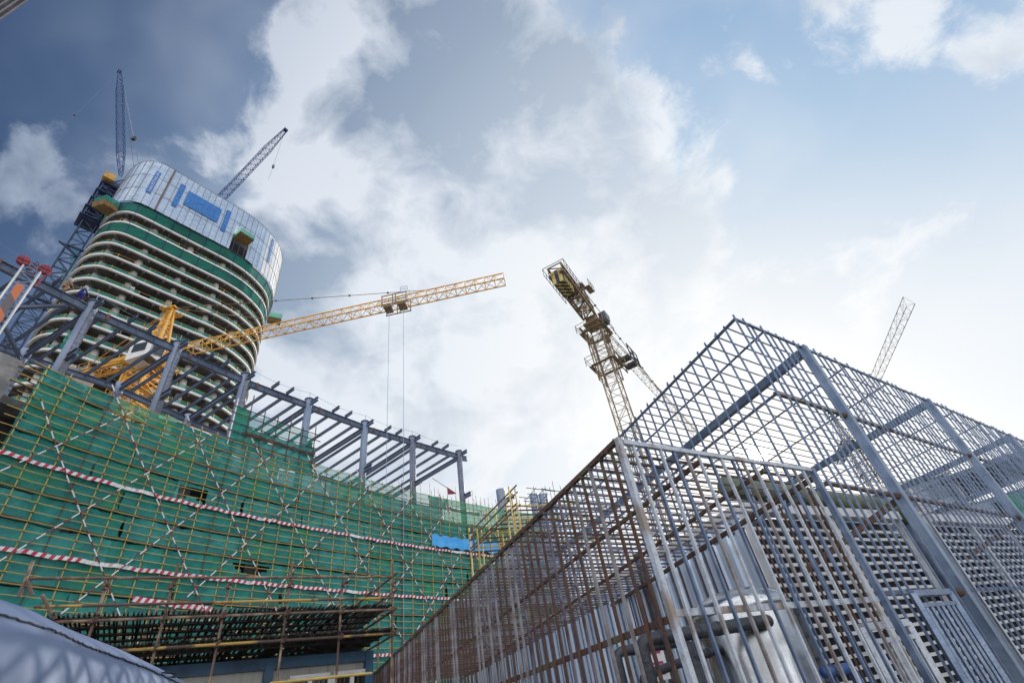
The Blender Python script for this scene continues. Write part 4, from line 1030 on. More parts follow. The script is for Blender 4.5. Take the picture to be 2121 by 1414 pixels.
m.bar(c + ccd * .9 - ccs * 1.2 + Vector((0, 0, 1.2)), c + ccd * .9 + ccs * 1.2 + Vector((0, 0, 1.2)), .05); m.box(c - ccd * 3.2 + Vector((0, 0, .8)), (1.6, 1.3, 1.0), ax=ccd, ay=ccs)
m.build('guard_rail', M_dark, cc)
trolley(cc, cr.lerp(cJ, .22), cjd, csd, mt=M_dark)
MB().box(cr.lerp(cJ, .10) + csd * .3, (.9, .6, .7), ax=cjd, ay=csd).build('lamp_box', M_dark, cc)

# far crane on the right (its jib shows above the cage)
e1 = Vector((50.6, 51.0)); e2 = Vector((56.0, 71.0)); dd_ = (e2 - e1).normalized(); fb_ = e1 + dd_ * 46
fc, fr_, fJ, fC, fjd, fsd, fcd, fcs, ftop = hammerhead('hammerhead_crane', 'distant slim grey brown crane on the right whose jib tip shows above the galvanised cage', (fb_.x, fb_.y, 0), 36.6, 43, (e1.x, e1.y), (fb_.x + dd_.x * 12, fb_.y + dd_.y * 12), 2.0, M_crane_grey, 20, jh=1.5, jw=1.0, cabmat=M_glass, jn=26, rc=.026, rl=.010, mode='B', mc=.06, ml=.03)

# ================================================================== site cabin and canopy scaffold
N38 = Vector((sin(radians(-38)), cos(radians(-38)), 0)); U52 = Vector((sin(radians(52)), cos(radians(52)), 0))
def cp(t, z, d=10.0): q = N38 * d + U52 * t; return Vector((q.x, q.y, z))
def tz(px, py, d=10.0):
    r = ray(px, py); k = d / (r.dot(N38)); p = EYE + r * k; return p.dot(U52), p.z
can = thing('canopy_scaffold', 'rusty tube scaffold carrying two dark bamboo canopy decks above the site cabin', 'scaffold', cp(0, 0))
for (x, y0, x2, y2, n_) in ((231, 1191, 182, 1315, 0), (372, 1166, 311, 1375, 0), (478, 1209, 431, 1414, 0), (608, 1162, 571, 1414, 0), (713, 1184, 694, 1414, 0), (814, 1159, 811, 1352, 0)):
    t0, z0_ = tz(x, y0); t1, z1_ = tz(x2, y2)
    MB().tube([cp((t0 + t1) / 2, 0), cp((t0 + t1) / 2, z0_)], .021, 8).build('standard', M_rust_pole, can)
for (x, y0) in ((787, 1205), (580, 1250), (700, 1240), (328, 1248), (455, 1258)):
    t0, z0_ = tz(x, y0, 12.4); MB().tube([cp(t0, 0, 12.4), cp(t0, z0_, 12.4)], .021, 8).build('standard', M_rust_pole, can)
def led(x0, y0, x1, y1, mt, d=9.94, ext=0):
    a, za = tz(x0, y0, d); b, zb = tz(x1, y1, d); z = (za + zb) / 2
    MB().tube([cp(a - ext, z, d), cp(b, z, d)], .021, 8).build('ledger', mt, can); return z
led(59, 1197, 814, 1194, M_rust_pole); led(70, 1257, 812, 1237, M_oldyel); 
zU = led(125, 1287, 820, 1261, M_rust_pole, ext=.3); zL = led(255, 1345, 810, 1312, M_oldyel, ext=1.5)
led(560, 1410, 770, 1397, M_yel_pole)
tR = tz(812, 1262)[0]; tL = -4.0
MB().tube([cp(tR, zU - .02, 9.7), cp(tR, zU - .02, 13.0)], .022, 8).build('transom', M_rust_pole, can)
for z in (zU + .32, zU + .62, zL - .02): MB().tube([cp(tR + .03, z, 9.8), cp(tR + .03, z, 12.8)], .02, 8).build('transom', M_rust_pole, can)
a, za = tz(771, 1222); b, zb = tz(748, 1258); MB().tube([cp(a, za, 10), cp(b - .1, zb, 11.5)], .02, 8).build('transom', M_rust_pole, can)
for (px, py, qx, qy) in ((55, 1197, 68, 1237), (88, 1235, 115, 1285), (70, 1165, 40, 1240)):
    a, za = tz(px, py); b, zb = tz(qx, qy); MB().tube([cp(a, za, 9.9), cp(b, zb, 9.9)], .022, 8).build('cut_pole', M_rust_pole, can)
def deck(z, d0, d1, seed, dens=.055):
    R = random.Random(seed); m = MB()
    t = tL
    while t < tR - .02:                      # slats running away from the viewer, laid with gaps
        o = R.uniform(-.08, .08); m.bar(cp(t, z + .05 + R.uniform(-.012, .012), d0 + o), cp(t + R.uniform(-.05, .05), z + .05 + R.uniform(-.012, .012), d1 + R.uniform(-.15, .15)), .026, .03)
        t += dens * R.uniform(.7, 1.25)
    dk = m.build('deck', M_deck, can)
    m = MB()
    for d in frange(d0 + .12, d1, .55): 
        m.tube([cp(tL, z + R.uniform(-.01, .01), d), cp(tR - R.uniform(0, .2), z + R.uniform(-.01, .01), d)], .028, 6)
        for q in range(3): m.bar(cp(R.uniform(tL, tR - 2), z + .03, d + .1), cp(R.uniform(tL, tR - .3), z + .035, d + .12), .06, .02)
    m.build('deck_joists', M_deck, dk)
deck(zU + .03, 9.9, 12.9, 1, .064); deck(zL + .02, 9.9, 12.9, 2, .05)
for t, z in [(tz(x, y)[0], z) for (x, y) in ((206, 1250), (340, 1270), (455, 1300), (590, 1290), (704, 1300), (812, 1260)) for z in (zU, zL, zU + .45)]:
    MB().box(cp(t, z, 9.95), (.065, .065, .07)).ball(cp(t + .03, z + .03, 9.94), .035, 6).build('coupler', M_rust, can)
# cabin
CD = 11.0
t0, zc_ = tz(770, 1347, CD); t1, _ = tz(545, 1370, CD); ztop = zc_
cabn = thing('site_cabin', 'grimy white site cabin with blue frame and white windows under the bamboo canopy', 'cabin', cp(t0 - 3, 0, CD + 1.2))
MB().hexa([cp(t0 - 9, 0, CD + .06), cp(t0 - .04, 0, CD + .06), cp(t0 - .04, 0, CD + 2.4), cp(t0 - 9, 0, CD + 2.4)], [cp(t0 - 9, ztop - .06, CD + .06), cp(t0 - .04, ztop - .06, CD + .06), cp(t0 - .04, ztop - .06, CD + 2.4), cp(t0 - 9, ztop - .06, CD + 2.4)]).build('wall', M_cont, cabn)
tm = tz(556, 1390, CD)[0]
MB().bar(cp(t0 - 9, ztop - .08, CD), cp(t0, ztop - .08, CD), .12, .17).build('top_rail', M_contf, cabn)
for tt in (t0 - .06, tm): MB().bar(cp(tt, 0, CD - .01), cp(tt, ztop, CD - .01), .13, .15, up=U52).build('corner_post', M_contf, cabn)
for (xa, xb, name) in ((600, 683, 'window'), (690, 765, 'window')):
    ta, zw = tz(xa, 1398, CD); tb, _ = tz(xb, 1392, CD); zw = ztop - .34; zb_ = zw - .95
    m = MB()
    for a_, b_ in ((cp(ta, zw, CD - .02), cp(tb, zw, CD - .02)), (cp(ta, zb_, CD - .02), cp(tb, zb_, CD - .02))): m.bar(a_, b_, .08, .09)
    for tt in (ta, (ta + tb) / 2, tb): m.bar(cp(tt, zb_, CD - .02), cp(tt, zw, CD - .02), .08, .07, up=U52)
    fw = m.build(name, M_upvc, cabn)
    m = MB(); m.quad(cp(ta, zb_, CD + .03), cp(tb, zb_, CD + .03), cp(tb, zw, CD + .03), cp(ta, zw, CD + .03)); m.build('pane', M_pane, fw)
    m = MB()
    for k in range(8): tt = ta + (tb - ta) * (k + .5) / 8; m.tube([cp(tt, zb_, CD - .0), cp(tt, zw - .06, CD - .0)], .012, 6)
    m.tube([cp(ta, zw - .3, CD), cp(tb, zw - .3, CD)], .01, 6); m.build('window_grille', M_rust, fw)

# ================================================================== sheet metal duct in the left foreground
edge = [(-1.32, .35), (-1.36, .8), (-1.45, 1.24), (-1.56, 1.53), (-1.76, 2.10), (-2.16, 3.04), (-2.9, 4.4), (-3.6, 5.6)]
ec = catmull([(x, y) for x, y in edge], 6)
prof = [(0.0, .25), (0.0, 1.2), (0.0, 1.55), (0.0, 1.78)] + [(-.22 * (1 - cos(a * pi / 16)), 1.78 + .27 * sin(a * pi / 16)) for a in range(1, 9)] + [(-.8, 2.06), (-1.6, 2.0)]
m = MB(); seamv = MB()
for i, p in enumerate(ec):
    t = (ec[min(i + 1, len(ec) - 1)] - ec[max(i - 1, 0)]).normalized(); n_ = Vector((t.y, -t.x))
    for o, z in prof: 
        q = p + n_ * (o + .20); m.v.append((q.x, q.y, z))
    if i:
        k = len(prof)
        for j in range(k - 1): b = i * k + j; m.f.append((b - k, b, b + 1, b - k + 1))
du = m.build('metal_duct', M_duct, smooth=True); tag(du, 'large blue grey sheet metal duct with a black sealed seam filling the lower left corner', 'duct')
m = MB(); pts = []
R = random.Random(4)
for i, p in enumerate(ec):
    t = (ec[min(i + 1, len(ec) - 1)] - ec[max(i - 1, 0)]).normalized(); n_ = Vector((t.y, -t.x)); q = p + n_ * .168
    sa_ = (1.972 - 1.78) / .27; of_ = .20 - .22 * (1 - math.sqrt(1 - sa_ * sa_)) + .003; q = p + n_ * of_; pts.append(Vector((q.x, q.y, 1.973)))
fine = []
for a_, b_ in zip(pts, pts[1:]):
    for k in range(6): fine.append(a_.lerp(b_, k / 6) + Vector((0, 0, R.uniform(-.0016, .0016))))
m.tube(fine, .0024, 6)
for k in range(26):
    c = fine[int(len(fine) * R.uniform(.60, .82))]; m.box(c + Vector((R.uniform(-.0, .01), 0, R.uniform(-.02, .02))), (.02, R.uniform(.02, .09), .004))
m.build('sealed_seam', M_tape, du)

# ================================================================== cages on the right
# rusty cage
P = atd(1280, 910, 3.0); HR = P.z; Q = atz(1679, 970, HR); Lq = atz(900, 1275, HR)
fdir = Vector((Q.x - P.x, Q.y - P.y, 0)).normalized(); ldir = Vector((Lq.x - P.x, Lq.y - P.y, 0)).normalized()
bdir = (atz(1289, 1226, HR) - Q); bdir.z = 0; bdir.normalize()
Wf = (Q - P).length
rc_ = thing('rusty_cage', 'low rusty bar cage with a bar roof and a pale corner post', 'cage', (P.x, P.y, 0))
def vbar(w_, h): return MB().bar((0, 0, 0), (0, 0, h), w_, w_, up=Vector((fdir.y, -fdir.x, 0)))
bar_r = vbar(.017, HR + .015).mesh('wall_bar', M_rust)
bar_w = vbar(.018, HR - .01).mesh('wall_bar', M_white_bar)
bar_g = vbar(.0175, HR - .01).mesh('wall_bar', M_galv)
bar_x = vbar(.018, HR - .01).mesh('wall_bar', M_mixbar)
bar_v = vbar(.017, HR + .01).mesh('wall_bar', M_violet)
LL = 13.2
MB().bar((P.x, P.y, 0), (P.x, P.y, HR + .01), .035, .035, up=Vector((fdir.y, -fdir.x, 0))).build('corner_post', M_white_bar, rc_)
n = 0
for s_ in frange(.115, LL, .138)[:94]:
    p = P + ldir * (s_ + random.uniform(-.008, .008)); place('wall_bar', random.choice([bar_r, bar_r, bar_v, bar_x]) if s_ > .3 else bar_r, rc_, (p.x, p.y, random.uniform(-.01, .01)), rot=(random.uniform(-.003, .003), random.uniform(-.003, .003), 0)); n += 1
m = MB()
for s_ in frange(.115, LL, .138)[:94]:
    if s_ < 5: c = P + ldir * s_; m.ball((c.x, c.y, HR + .005), .016 + random.uniform(0, .006), 6, (1.2, 1.2, .7))
m.build('weld_beads', M_rust, rc_)
def roofbar(p, q, w_, mt, nm='roof_bar', par=rc_, h_=None): return MB().bar(p, q, w_, h_ or w_).build(nm, mt, par)
roofbar(P + Vector((0, 0, .0)) + ldir * .03, P + ldir * LL, .032, M_rust, 'top_rail')
fpos = [.118, .242, .366, .49, .615, .74, .865, .99, 1.115, 1.24, 1.37, 1.50, 1.63, 1.76, 1.89, 2.02]
for k, s_ in enumerate(fpos):
    if s_ > Wf - .04: continue
    p = P + fdir * s_; place('wall_bar', (bar_w, bar_g, bar_w, bar_g, bar_x)[k % 5], rc_, (p.x, p.y, 0))
MB().bar((Q.x, Q.y, 0), (Q.x, Q.y, HR), .045, .045, up=Vector((fdir.y, -fdir.x, 0))).build('post', M_galv, rc_)
fo = Vector((fdir.y, -fdir.x, 0)) * .03
MB().bar(P + fdir * .03 - Vector((0, 0, .015)) , Q - Vector((0, 0, .015)), .03, .03).build('top_rail', M_white_bar, rc_)
MB().bar(Vector((P.x, P.y, 1.95)) + fdir * .03 - fo, Vector((Q.x, Q.y, 1.95)) - fo, .02, .035).build('mid_rail', M_white_bar, rc_)
lo = Vector((-ldir.y, ldir.x, 0)) * -.03
MB().bar(Vector((P.x, P.y, 1.93)) + ldir * .03 + lo, Vector((P.x, P.y, 1.93)) + ldir * LL + lo, .02, .035).build('mid_rail', M_rust, rc_)
def backpt(s_):     # point of the back edge of the roof opposite left point s_
    a = P + ldir * s_; # intersect line a + fdir*x with Q + bdir*y
    det = fdir.x * (-bdir.y) - fdir.y * (-bdir.x); rx, ry = Q.x - a.x, Q.y - a.y
    x_ = (rx * (-bdir.y) - ry * (-bdir.x)) / det; return a + fdir * x_
zr = HR + .028
for s_ in frange(.115, LL, .138)[:94]:
    a = P + ldir * (s_ + random.uniform(-.02, .02)); b = backpt(s_); zo = random.uniform(-.004, .004)
    roofbar(Vector((a.x, a.y, zr - .055 + zo)) - fdir * .03, Vector((b.x, b.y, zr - .055 + zo)), .015, random.choice([M_rust, M_rust, M_violet]))
e_ = backpt(LL); roofbar(Q - Vector((0, 0, .075)), Vector((e_.x, e_.y, HR - .075)), .04, M_rust, 'top_rail')
for f_ in (.34, .68): 
    a = P + fdir * Wf * f_; b = (P + ldir * LL).lerp(e_, f_); roofbar(Vector((a.x, a.y, HR - .08)), Vector((b.x, b.y, HR - .08)), .028, M_rust, 'purlin')
m_in = vbar(.013, HR - .11).mesh('inner_bar', M_rust)
Lb = (e_ - Q).length; bd = (e_ - Q).normalized()
for s_ in frange(.13, Lb, .2)[:94]:
    p = Q + bd * s_; place('inner_bar', m_in, rc_, (p.x, p.y, 0))

# galvanised cage
ZG = 5.0
G = atz(1523, 662, ZG); G2 = atz(1920, 830, ZG); G3 = atz(1280, 910, ZG)
gf = Vector((G2.x - G.x, G2.y - G.y, 0)).normalized(); gl_ = Vector((G3.x - G.x, G3.y - G.y, 0)).normalized()
gc = thing('galvanised_cage', 'tall galvanised bar cage with thick posts and roof beams towering over the cooling units', 'cage', (G.x, G.y, 0))
SP = .182; FL = 17.6; GL = 15.6
gb = MB().bar((0, 0, 0), (0, 0, ZG + .07), .018, .018, up=Vector((gf.y, -gf.x, 0))).mesh('wall_bar', M_galv)
sidebars = frange(0, GL, SP)
for s_ in sidebars[:86]:
    p = G + gl_ * s_; place('wall_bar', gb, gc, (p.x, p.y, random.uniform(-.02, .015)), rot=(random.uniform(-.0025, .0025), random.uniform(-.0025, .0025), 0))
for s_ in frange(SP, FL, SP)[:95]:
    p = G + gf * s_; place('front_bar', gb, gc, (p.x, p.y, random.uniform(-.02, .015)), rot=(random.uniform(-.0025, .0025), random.uniform(-.0025, .0025), 0))
MB().bar(G + Vector((0, 0, .01)), G + gl_ * GL + Vector((0, 0, .01)), .028).build('top_rail', M_galv, gc)
MB().bar(G + Vector((0, 0, .01)), G + gf * FL + Vector((0, 0, .01)), .028).build('top_rail', M_galv, gc)
for s_ in sidebars[1:86]:
    a = G + gl_ * s_ + Vector((0, 0, .04)); MB().bar(a - gf * .02, a + gf * (FL - .4), .0145).build('roof_bar', M_galv, gc)
for k, s_ in enumerate((1.48, 5.48, 9.74, 14.0)):
    a = G + gf * s_; off = Vector((gf.y, -gf.x, 0)) * .07
    pp = MB().bar(Vector((a.x, a.y, 0)) - off * 0, Vector((a.x, a.y, ZG + .02)), .10, .10, up=Vector((gf.y, -gf.x, 0))).build('post', M_galv_post, gc)
    MB().bar(Vector((a.x, a.y, ZG - .05)) + gl_ * .06, Vector((a.x, a.y, ZG - .05)) + gl_ * GL, .09, .11).build('roof_beam', M_galv_post, gc)
    for z in (2.95, 3.95, 2.0): MB().ball(Vector((a.x, a.y, z)) - gf * .05 + off * -.2, .05, 8, (1, 1, .8)).build('weld_patch', M_rust, pp)
    if k < 3:
        MB().bar(Vector((a.x, a.y, 2.92)) - gl_ * -.05, Vector((a.x, a.y, 2.42)) + gl_ * 1.3 - gf * .9, .06).build('brace', M_rust, gc)
for f_ in (.55, 2.6, 3.9, 6.6, 8.0, 11): MB().bar(G + gf * f_ - Vector((0, 0, .02)), G + gf * f_ + gl_ * GL - Vector((0, 0, .02)), .02).build('purlin', M_galv, gc)
ofs = Vector((gf.y, -gf.x, 0)) * -.028
for z, mt in ((3.97, M_rust), (2.96, M_rust), (2.02, M_galv)): MB().bar(Vector((G.x, G.y, z)) + ofs - (gf * .0), Vector((G.x, G.y, z)) + gf * FL + ofs, .03, .03).build('rail', mt, gc)
for z, mt in ((3.97, M_galv), (2.96, M_galv)): MB().bar(Vector((G.x, G.y, z)) + gf * .03, Vector((G.x, G.y, z)) + gl_ * GL + gf * .03, .024).build('rail', mt, gc)
# gates in the front of the cage
def gate(s0, s1, z1, mt, label=None):
    t_ = Vector((gf.y, -gf.x, 0)) * .06; m = MB()
    a = Vector((G.x, G.y, 0)) + gf * s0 + t_; b = Vector((G.x, G.y, 0)) + gf * s1 + t_
    Z = lambda p, z: Vector((p.x, p.y, z))
    m.bar(Z(a, .3), Z(a, z1), .045); m.bar(Z(b, .3), Z(b, z1), .045); m.bar(Z(a, z1), Z(b, z1), .045, .045); m.bar(Z(a, z1 - .09), Z(b, z1 - .09), .03, .03)
    gt = m.build('gate', mt, gc)
    m = MB(); k = max(3, int((s1 - s0) / .1))
    for i in range(1, k): p = a.lerp(b, i / k); m.bar(Z(p, .3), Z(p, z1 - .1), .022)
    m.build('gate_bars', mt, gt)
rel = lambda px, py: None
def front_hit(px, py):
    nn = Vector((gf.y, -gf.x, 0)); r = ray(px, py); k = (G - EYE).dot(nn) / r.dot(nn); p = EYE + r * k; return (p - G).dot(gf), p.z
s0, z0_ = front_hit(1768, 1305); s1, z1_ = front_hit(1860, 1290); gate(s0, s1, (z0_ + z1_) / 2, M_white_bar)
s0, z0_ = front_hit(1875, 1235); s1, z1_ = front_hit(1948, 1226); gate(s0, s1, (z0_ + z1_) / 2, M_galv)

# cooling units
def ud(px, py, zt=3.2): return atz(px, py, zt)
U0 = atz(1530, 1046, 3.2); U1 = atz(1850, 1065, 3.2); uf = Vector((U1.x - U0.x, U1.y - U0.y, 0)).normalized(); ul = gl_.copy()
un_ = Vector((-uf.y, uf.x, 0))       # away from viewer
def cooling(start, width, label, side=True, npan=2, depthd=3.4):
    t = thing('cooling_unit', label, 'cooling unit', (start.x, start.y, 0), group='cooling units inside the cage')
    s0 = Vector((start.x, start.y, 0)); e = s0 + uf * width
    Zv = lambda p, z: Vector((p.x, p.y, z))
    c0 = s0 + un_ * .12 + uf * .14
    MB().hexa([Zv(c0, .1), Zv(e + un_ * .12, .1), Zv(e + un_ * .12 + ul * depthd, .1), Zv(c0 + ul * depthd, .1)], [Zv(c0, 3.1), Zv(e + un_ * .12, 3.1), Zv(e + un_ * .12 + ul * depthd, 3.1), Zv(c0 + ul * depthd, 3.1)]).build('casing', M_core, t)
    m = MB()
    m.bar(Zv(s0, 3.16), Zv(e, 3.16), .16, .11)
    for k in range(npan + 1): p = s0.lerp(e, k / npan); m.bar(Zv(p, .1), Zv(p, 3.12), .05, .06, up=un_)
    m.build('frame', M_ac, t)
    for k in range(npan):
        a = s0.lerp(e, (k + .02) / npan); b = s0.lerp(e, (k + .98) / npan); m = MB()
        for z in frange(.3, 3.02, .098):
            pts = [a.lerp(b, q_ / 5) + Vector((0, 0, z + .006 * sin(q_ * 2 + z * 9))) + un_ * .03 for q_ in range(6)]
            for p_, q_ in zip(pts, pts[1:]): m.bar(p_, q_, .040, .034)
        lv = m.build('louvre', M_ac, t)
    if side:
        m = MB(); st = .045; q = frange(0, 12.5, st); 
        for i, s_ in enumerate(q):
            c = i % 6; o = {0: 0, 1: 0, 2: .02, 3: .02, 4: .02, 5: .0}[c]
            p = s0 - uf * (.01 + o) + ul * s_; m.v.append((p.x, p.y, .1)); m.v.append((p.x, p.y, 3.14))
            if i: n2 = 2 * i; m.f.append((n2 - 2, n2, n2 + 1, n2 - 1))
        m.build('corrugated_side', M_ac_side, t)
        MB().bar(Zv(s0 - uf * .02, 3.17), Zv(s0 - uf * .02, 3.17) + ul * 12.5, .08, .08).build('side_rail', M_ac, t)
        MB().tube([Zv(s0 - uf * .10 + ul * 2.1, .1), Zv(s0 - uf * .10 + ul * 2.1, 3.3)], .06, 10).build('downpipe', M_lag, t)
        MB().hexa([Zv(s0 + uf * .1 + ul * 3.7, .1), Zv(s0 + ul * 3.7 + uf * 2, .1), Zv(s0 + ul * 12.4 + uf * 2, .1), Zv(s0 + uf * .1 + ul * 12.4, .1)], [Zv(s0 + uf * .1 + ul * 3.7, 3.1), Zv(s0 + ul * 3.7 + uf * 2, 3.1), Zv(s0 + ul * 12.4 + uf * 2, 3.1), Zv(s0 + uf * .1 + ul * 12.4, 3.1)]).build('rear_casing', M_ac_side, t)
    return t
wu = (U1 - U0).length
cooling(U0, wu, 'first cooling unit with dirty white louvres and a pale corrugated side behind the cage bars')
cooling(Vector((U1.x, U1.y, 0)) + uf * .9, wu * 1.2, 'second louvred cooling unit further right behind the galvanised bars', side=False, npan=3)
cooling(Vector((U1.x, U1.y, 0)) + uf * (.9 + wu * 1.2 + .9), wu * 1.2, 'third louvred cooling unit at the right edge of the picture behind bars', side=False, npan=3)
for k_, (sx_) in enumerate((.25, .62)):
    p = U1 + uf * sx_; 
    m = MB(); m.bar(Vector((p.x, p.y, .1)), Vector((p.x, p.y, 3.05)), .16, .1, up=un_); tag(m.build('cable_trunking', M_galv), ('wide' if k_ == 0 else 'narrower') + ' galvanised cable trunking standing between the first two cooling units, ' + ('left' if k_ == 0 else 'right') + ' of the pair', 'trunking', 'trunking between the units')
# green pipe over the units
a = atz(1560, 1014, 3.75) + un_ * 0; b = atz(1845, 1052, 3.75)
tag(MB().tube([a - (b - a).normalized() * .6, a, b, b + (b - a).normalized() * .5 - Vector((0, 0, .35))], .15, 16).build('green_pipe', M_gpipe, smooth=True), 'thick mossy green pipe lying above the louvred units below the sun', 'pipe')
# stainless tank
tk = Vector((1.60, 4.75, 0)); 
tp_ = atd(1520, 1235, 5.0); tk = Vector((tp_.x, tp_.y, 0)); zt_ = tp_.z
tank = thing('water_tank', 'shiny stainless steel tank with a domed top standing behind the cage bars', 'tank', tk)
m = MB(); n = 40; prof_ = [(.40, .3), (.40, 1.0), (.40, zt_ - .10), (.385, zt_ - .05), (.33, zt_ - .01), (.2, zt_ + .03), (.0, zt_ + .05)]
for rr, z in prof_:
    for k in range(n): a = 2 * pi * k / n; m.v.append((tk.x + rr * cos(a), tk.y + rr * sin(a), z))
for i in range(len(prof_) - 1):
    for k in range(n): j = (k + 1) % n; m.f.append((i * n + k, i * n + j, (i + 1) * n + j, (i + 1) * n + k))
m.build('shell', M_inox, tank, smooth=True)
for z in (zt_ - .12, zt_ - .8):
    MB().tube([Vector((tk.x + .405 * cos(a * pi / 16), tk.y + .405 * sin(a * pi / 16), z)) for a in range(33)], .012, 6).build('hoop', M_inox, tank)
for k in range(3):
    a = 2 * pi * k / 3; MB().bar((tk.x + .36 * cos(a), tk.y + .36 * sin(a), 0), (tk.x + .36 * cos(a), tk.y + .36 * sin(a), .4), .06).build('leg', M_inox, tank)
# lagged pipes
def pipe(pts, r, label, mt=M_lag):
    pts = [Vector(p) for p in pts]; sm = []
    for i, p in enumerate(pts):
        if 0 < i < len(pts) - 1:
            a = (pts[i - 1] - p).normalized(); b = (pts[i + 1] - p).normalized(); q = r * 1.6
            for k in range(5): t = k / 4; sm.append((p + a * q) * (1 - t) ** 2 + p * 2 * t * (1 - t) + (p + b * q) * t * t)
        else: sm.append(p)
    o = MB().tube(sm, r, 14).build('lagged_pipe', mt, smooth=True)
    tag(o, label, 'pipe', 'lagged pipes in the cage')
    b = MB()
    for a_, b_ in zip(sm, sm[1:]):
        L = (b_ - a_).length
        for k in range(int(L / .16)): c = a_.lerp(b_, (k + .5) * .16 / L); d = (b_ - a_).normalized(); b.tube([c - d * .008, c + d * .008], r + .003, 14)
    if b.v: b.build('tape_wrapping', M_tape, o)['kind'] = 'stuff'
    return o
def dn(p, z=0.2): return Vector((p.x, p.y, z))
A1 = atd(1326, 1326, 4.0); A2 = atd(1600, 1290, 4.6); A2.z = A1.z + .01
pipe([dn(A1), A1, A2, A2 + un_ * .3], .044, 'upper black lagged pipe running level to the tank behind the white bars')
B1 = atd(1276, 1350, 4.5); B2 = atd(1420, 1318, 4.7); B2.z = B1.z; pipe([dn(B1), B1, B2, dn(B2)], .036, 'black lagged pipe bent as an upside down U at the left of the tank pipes')
C1 = atd(1330, 1400, 4.3); C2 = atd(1560, 1318, 4.9); pipe([dn(C1), C1, C2], .03, 'thinner black lagged pipe sloping up beneath the level one')
D1 = atd(1423, 1330, 4.15); pipe([D1, dn(D1)], .038, 'black lagged pipe dropping straight down right of the upside down U pipe')
D2 = atd(1640, 1250, 5.3); pipe([D2, dn(D2)], .05, 'upright black lagged pipe between the tank and the louvres')
E1_ = atd(1706, 1392, 4.0); E2_ = atd(1765, 1385, 4.2); E2_.z = E1_.z; pipe([E1_, E2_, dn(E2_)], .03, 'small blue painted pipe elbow near the bottom edge right of the tank', mt=M_bluejib)
sg_ = atd(1362, 1372, 5.4); sd2_ = Vector((sg_.y, -sg_.x, 0)).normalized()
sgn = MB().box(sg_, (.16, .02, .26), ax=sd2_, ay=Vector((-sd2_.y, sd2_.x, 0))).build('warning_sign', M_white)
tag(sgn, 'small white sign with crimson strokes hanging between the black pipes', 'sign')
M_crim = mat('crimson_ink', (0.45, 0.02, 0.16), rough=.6)
m = MB(); fn = Vector((sd2_.y, -sd2_.x, 0)) * .013
if fn.dot(Vector((sg_.x, sg_.y, 0))) > 0: fn = -fn
for z in (-.08, 0, .08): m.bar(sg_ + fn - sd2_ * .05 + Vector((0, 0, z)), sg_ + fn + sd2_ * .05 + Vector((0, 0, z)), .006, .018)
m.bar(sg_ + fn * 1.3 + Vector((0, 0, -.09)), sg_ + fn * 1.3 + Vector((0, 0, .09)), .016, .006); m.build('lettering', M_crim, sgn)

# ================================================================== scaffold tower in the middle distance
ms = thing('yellow_scaffold', 'open ochre tube scaffold with slanting stair rails standing before the right end of the netting', 'scaffold', atd(1030, 1100, 30) * 1.0)
ms.location.z = 0; ROOTLOC[ms.name] = Vector(ms.location)
for (px, py) in ((1053, 1007), (1044, 1015), (1066, 1010), (1058, 1019), (1008, 1055), (978, 1085), (971, 1093), (988, 1095), (996, 1097), (1025, 1055), (1040, 1100), (1075, 1085), (1090, 1075), (1110, 1070), (1130, 1060), (1150, 1050)):
    p = atd(px, py, 30 + random.uniform(-1, 1)); MB().tube([(p.x, p.y, 0), p], .05, 6).build('standard', M_yel_pole if random.random() < .7 else M_brown_pole, ms)
for (a, b) in (((971, 1105), (1070, 1004)), ((972, 1120), (1072, 1018)), ((975, 1135), (1072, 1040)), ((975, 1142), (1078, 1044))):
    MB().tube([atd(*a, 29.6), atd(*b, 29.6)], .05, 6).build('stair_rail', M_brown_pole, ms)
for k in range(11):
    y = 1048 + k * 9.5; x0 = [1050, 1045, 1040, 1036, 1025, 1015, 1000, 998, 990, 985, 980][k]
    a = atd(x0, y, 30); b = atd(1260, y + 14, 33); b.z = a.z; MB().tube([a, b], .05, 6).build('ledger', M_brown_pole if k % 3 else M_yel_pole, ms)
# second scaffold further right, seen through the cage
fs = thing('grey_scaffold', 'grey tube scaffold bays seen through the roof bars of the rusty cage', 'scaffold', (4, 34, 0))
for k in range(22):
    x = -1.0 + k * 1.0; y = 33.5 + k * .35
    top = 11.5 + 1.2 * sin(k * 1.7) + (1.0 if k % 4 == 0 else 0) - .12 * k
    MB().tube([(x, y, 0), (x, y, top)], .07, 6).build('standard', M_galv if k % 4 else M_yel_pole, fs)
for z in frange(2.4, 11.0, .95): MB().tube([(-1.4, 33.4, z), (20.3, 41.0, z)], .07, 6).build('ledger', M_white_bar, fs)
for k in range(7): MB().bar((-1 + 3 * k, 33.4 + 1.05 * k, 3), (2 + 3 * k, 34.4 + 1.05 * k, 10), .1).build('brace', M_galv, fs)
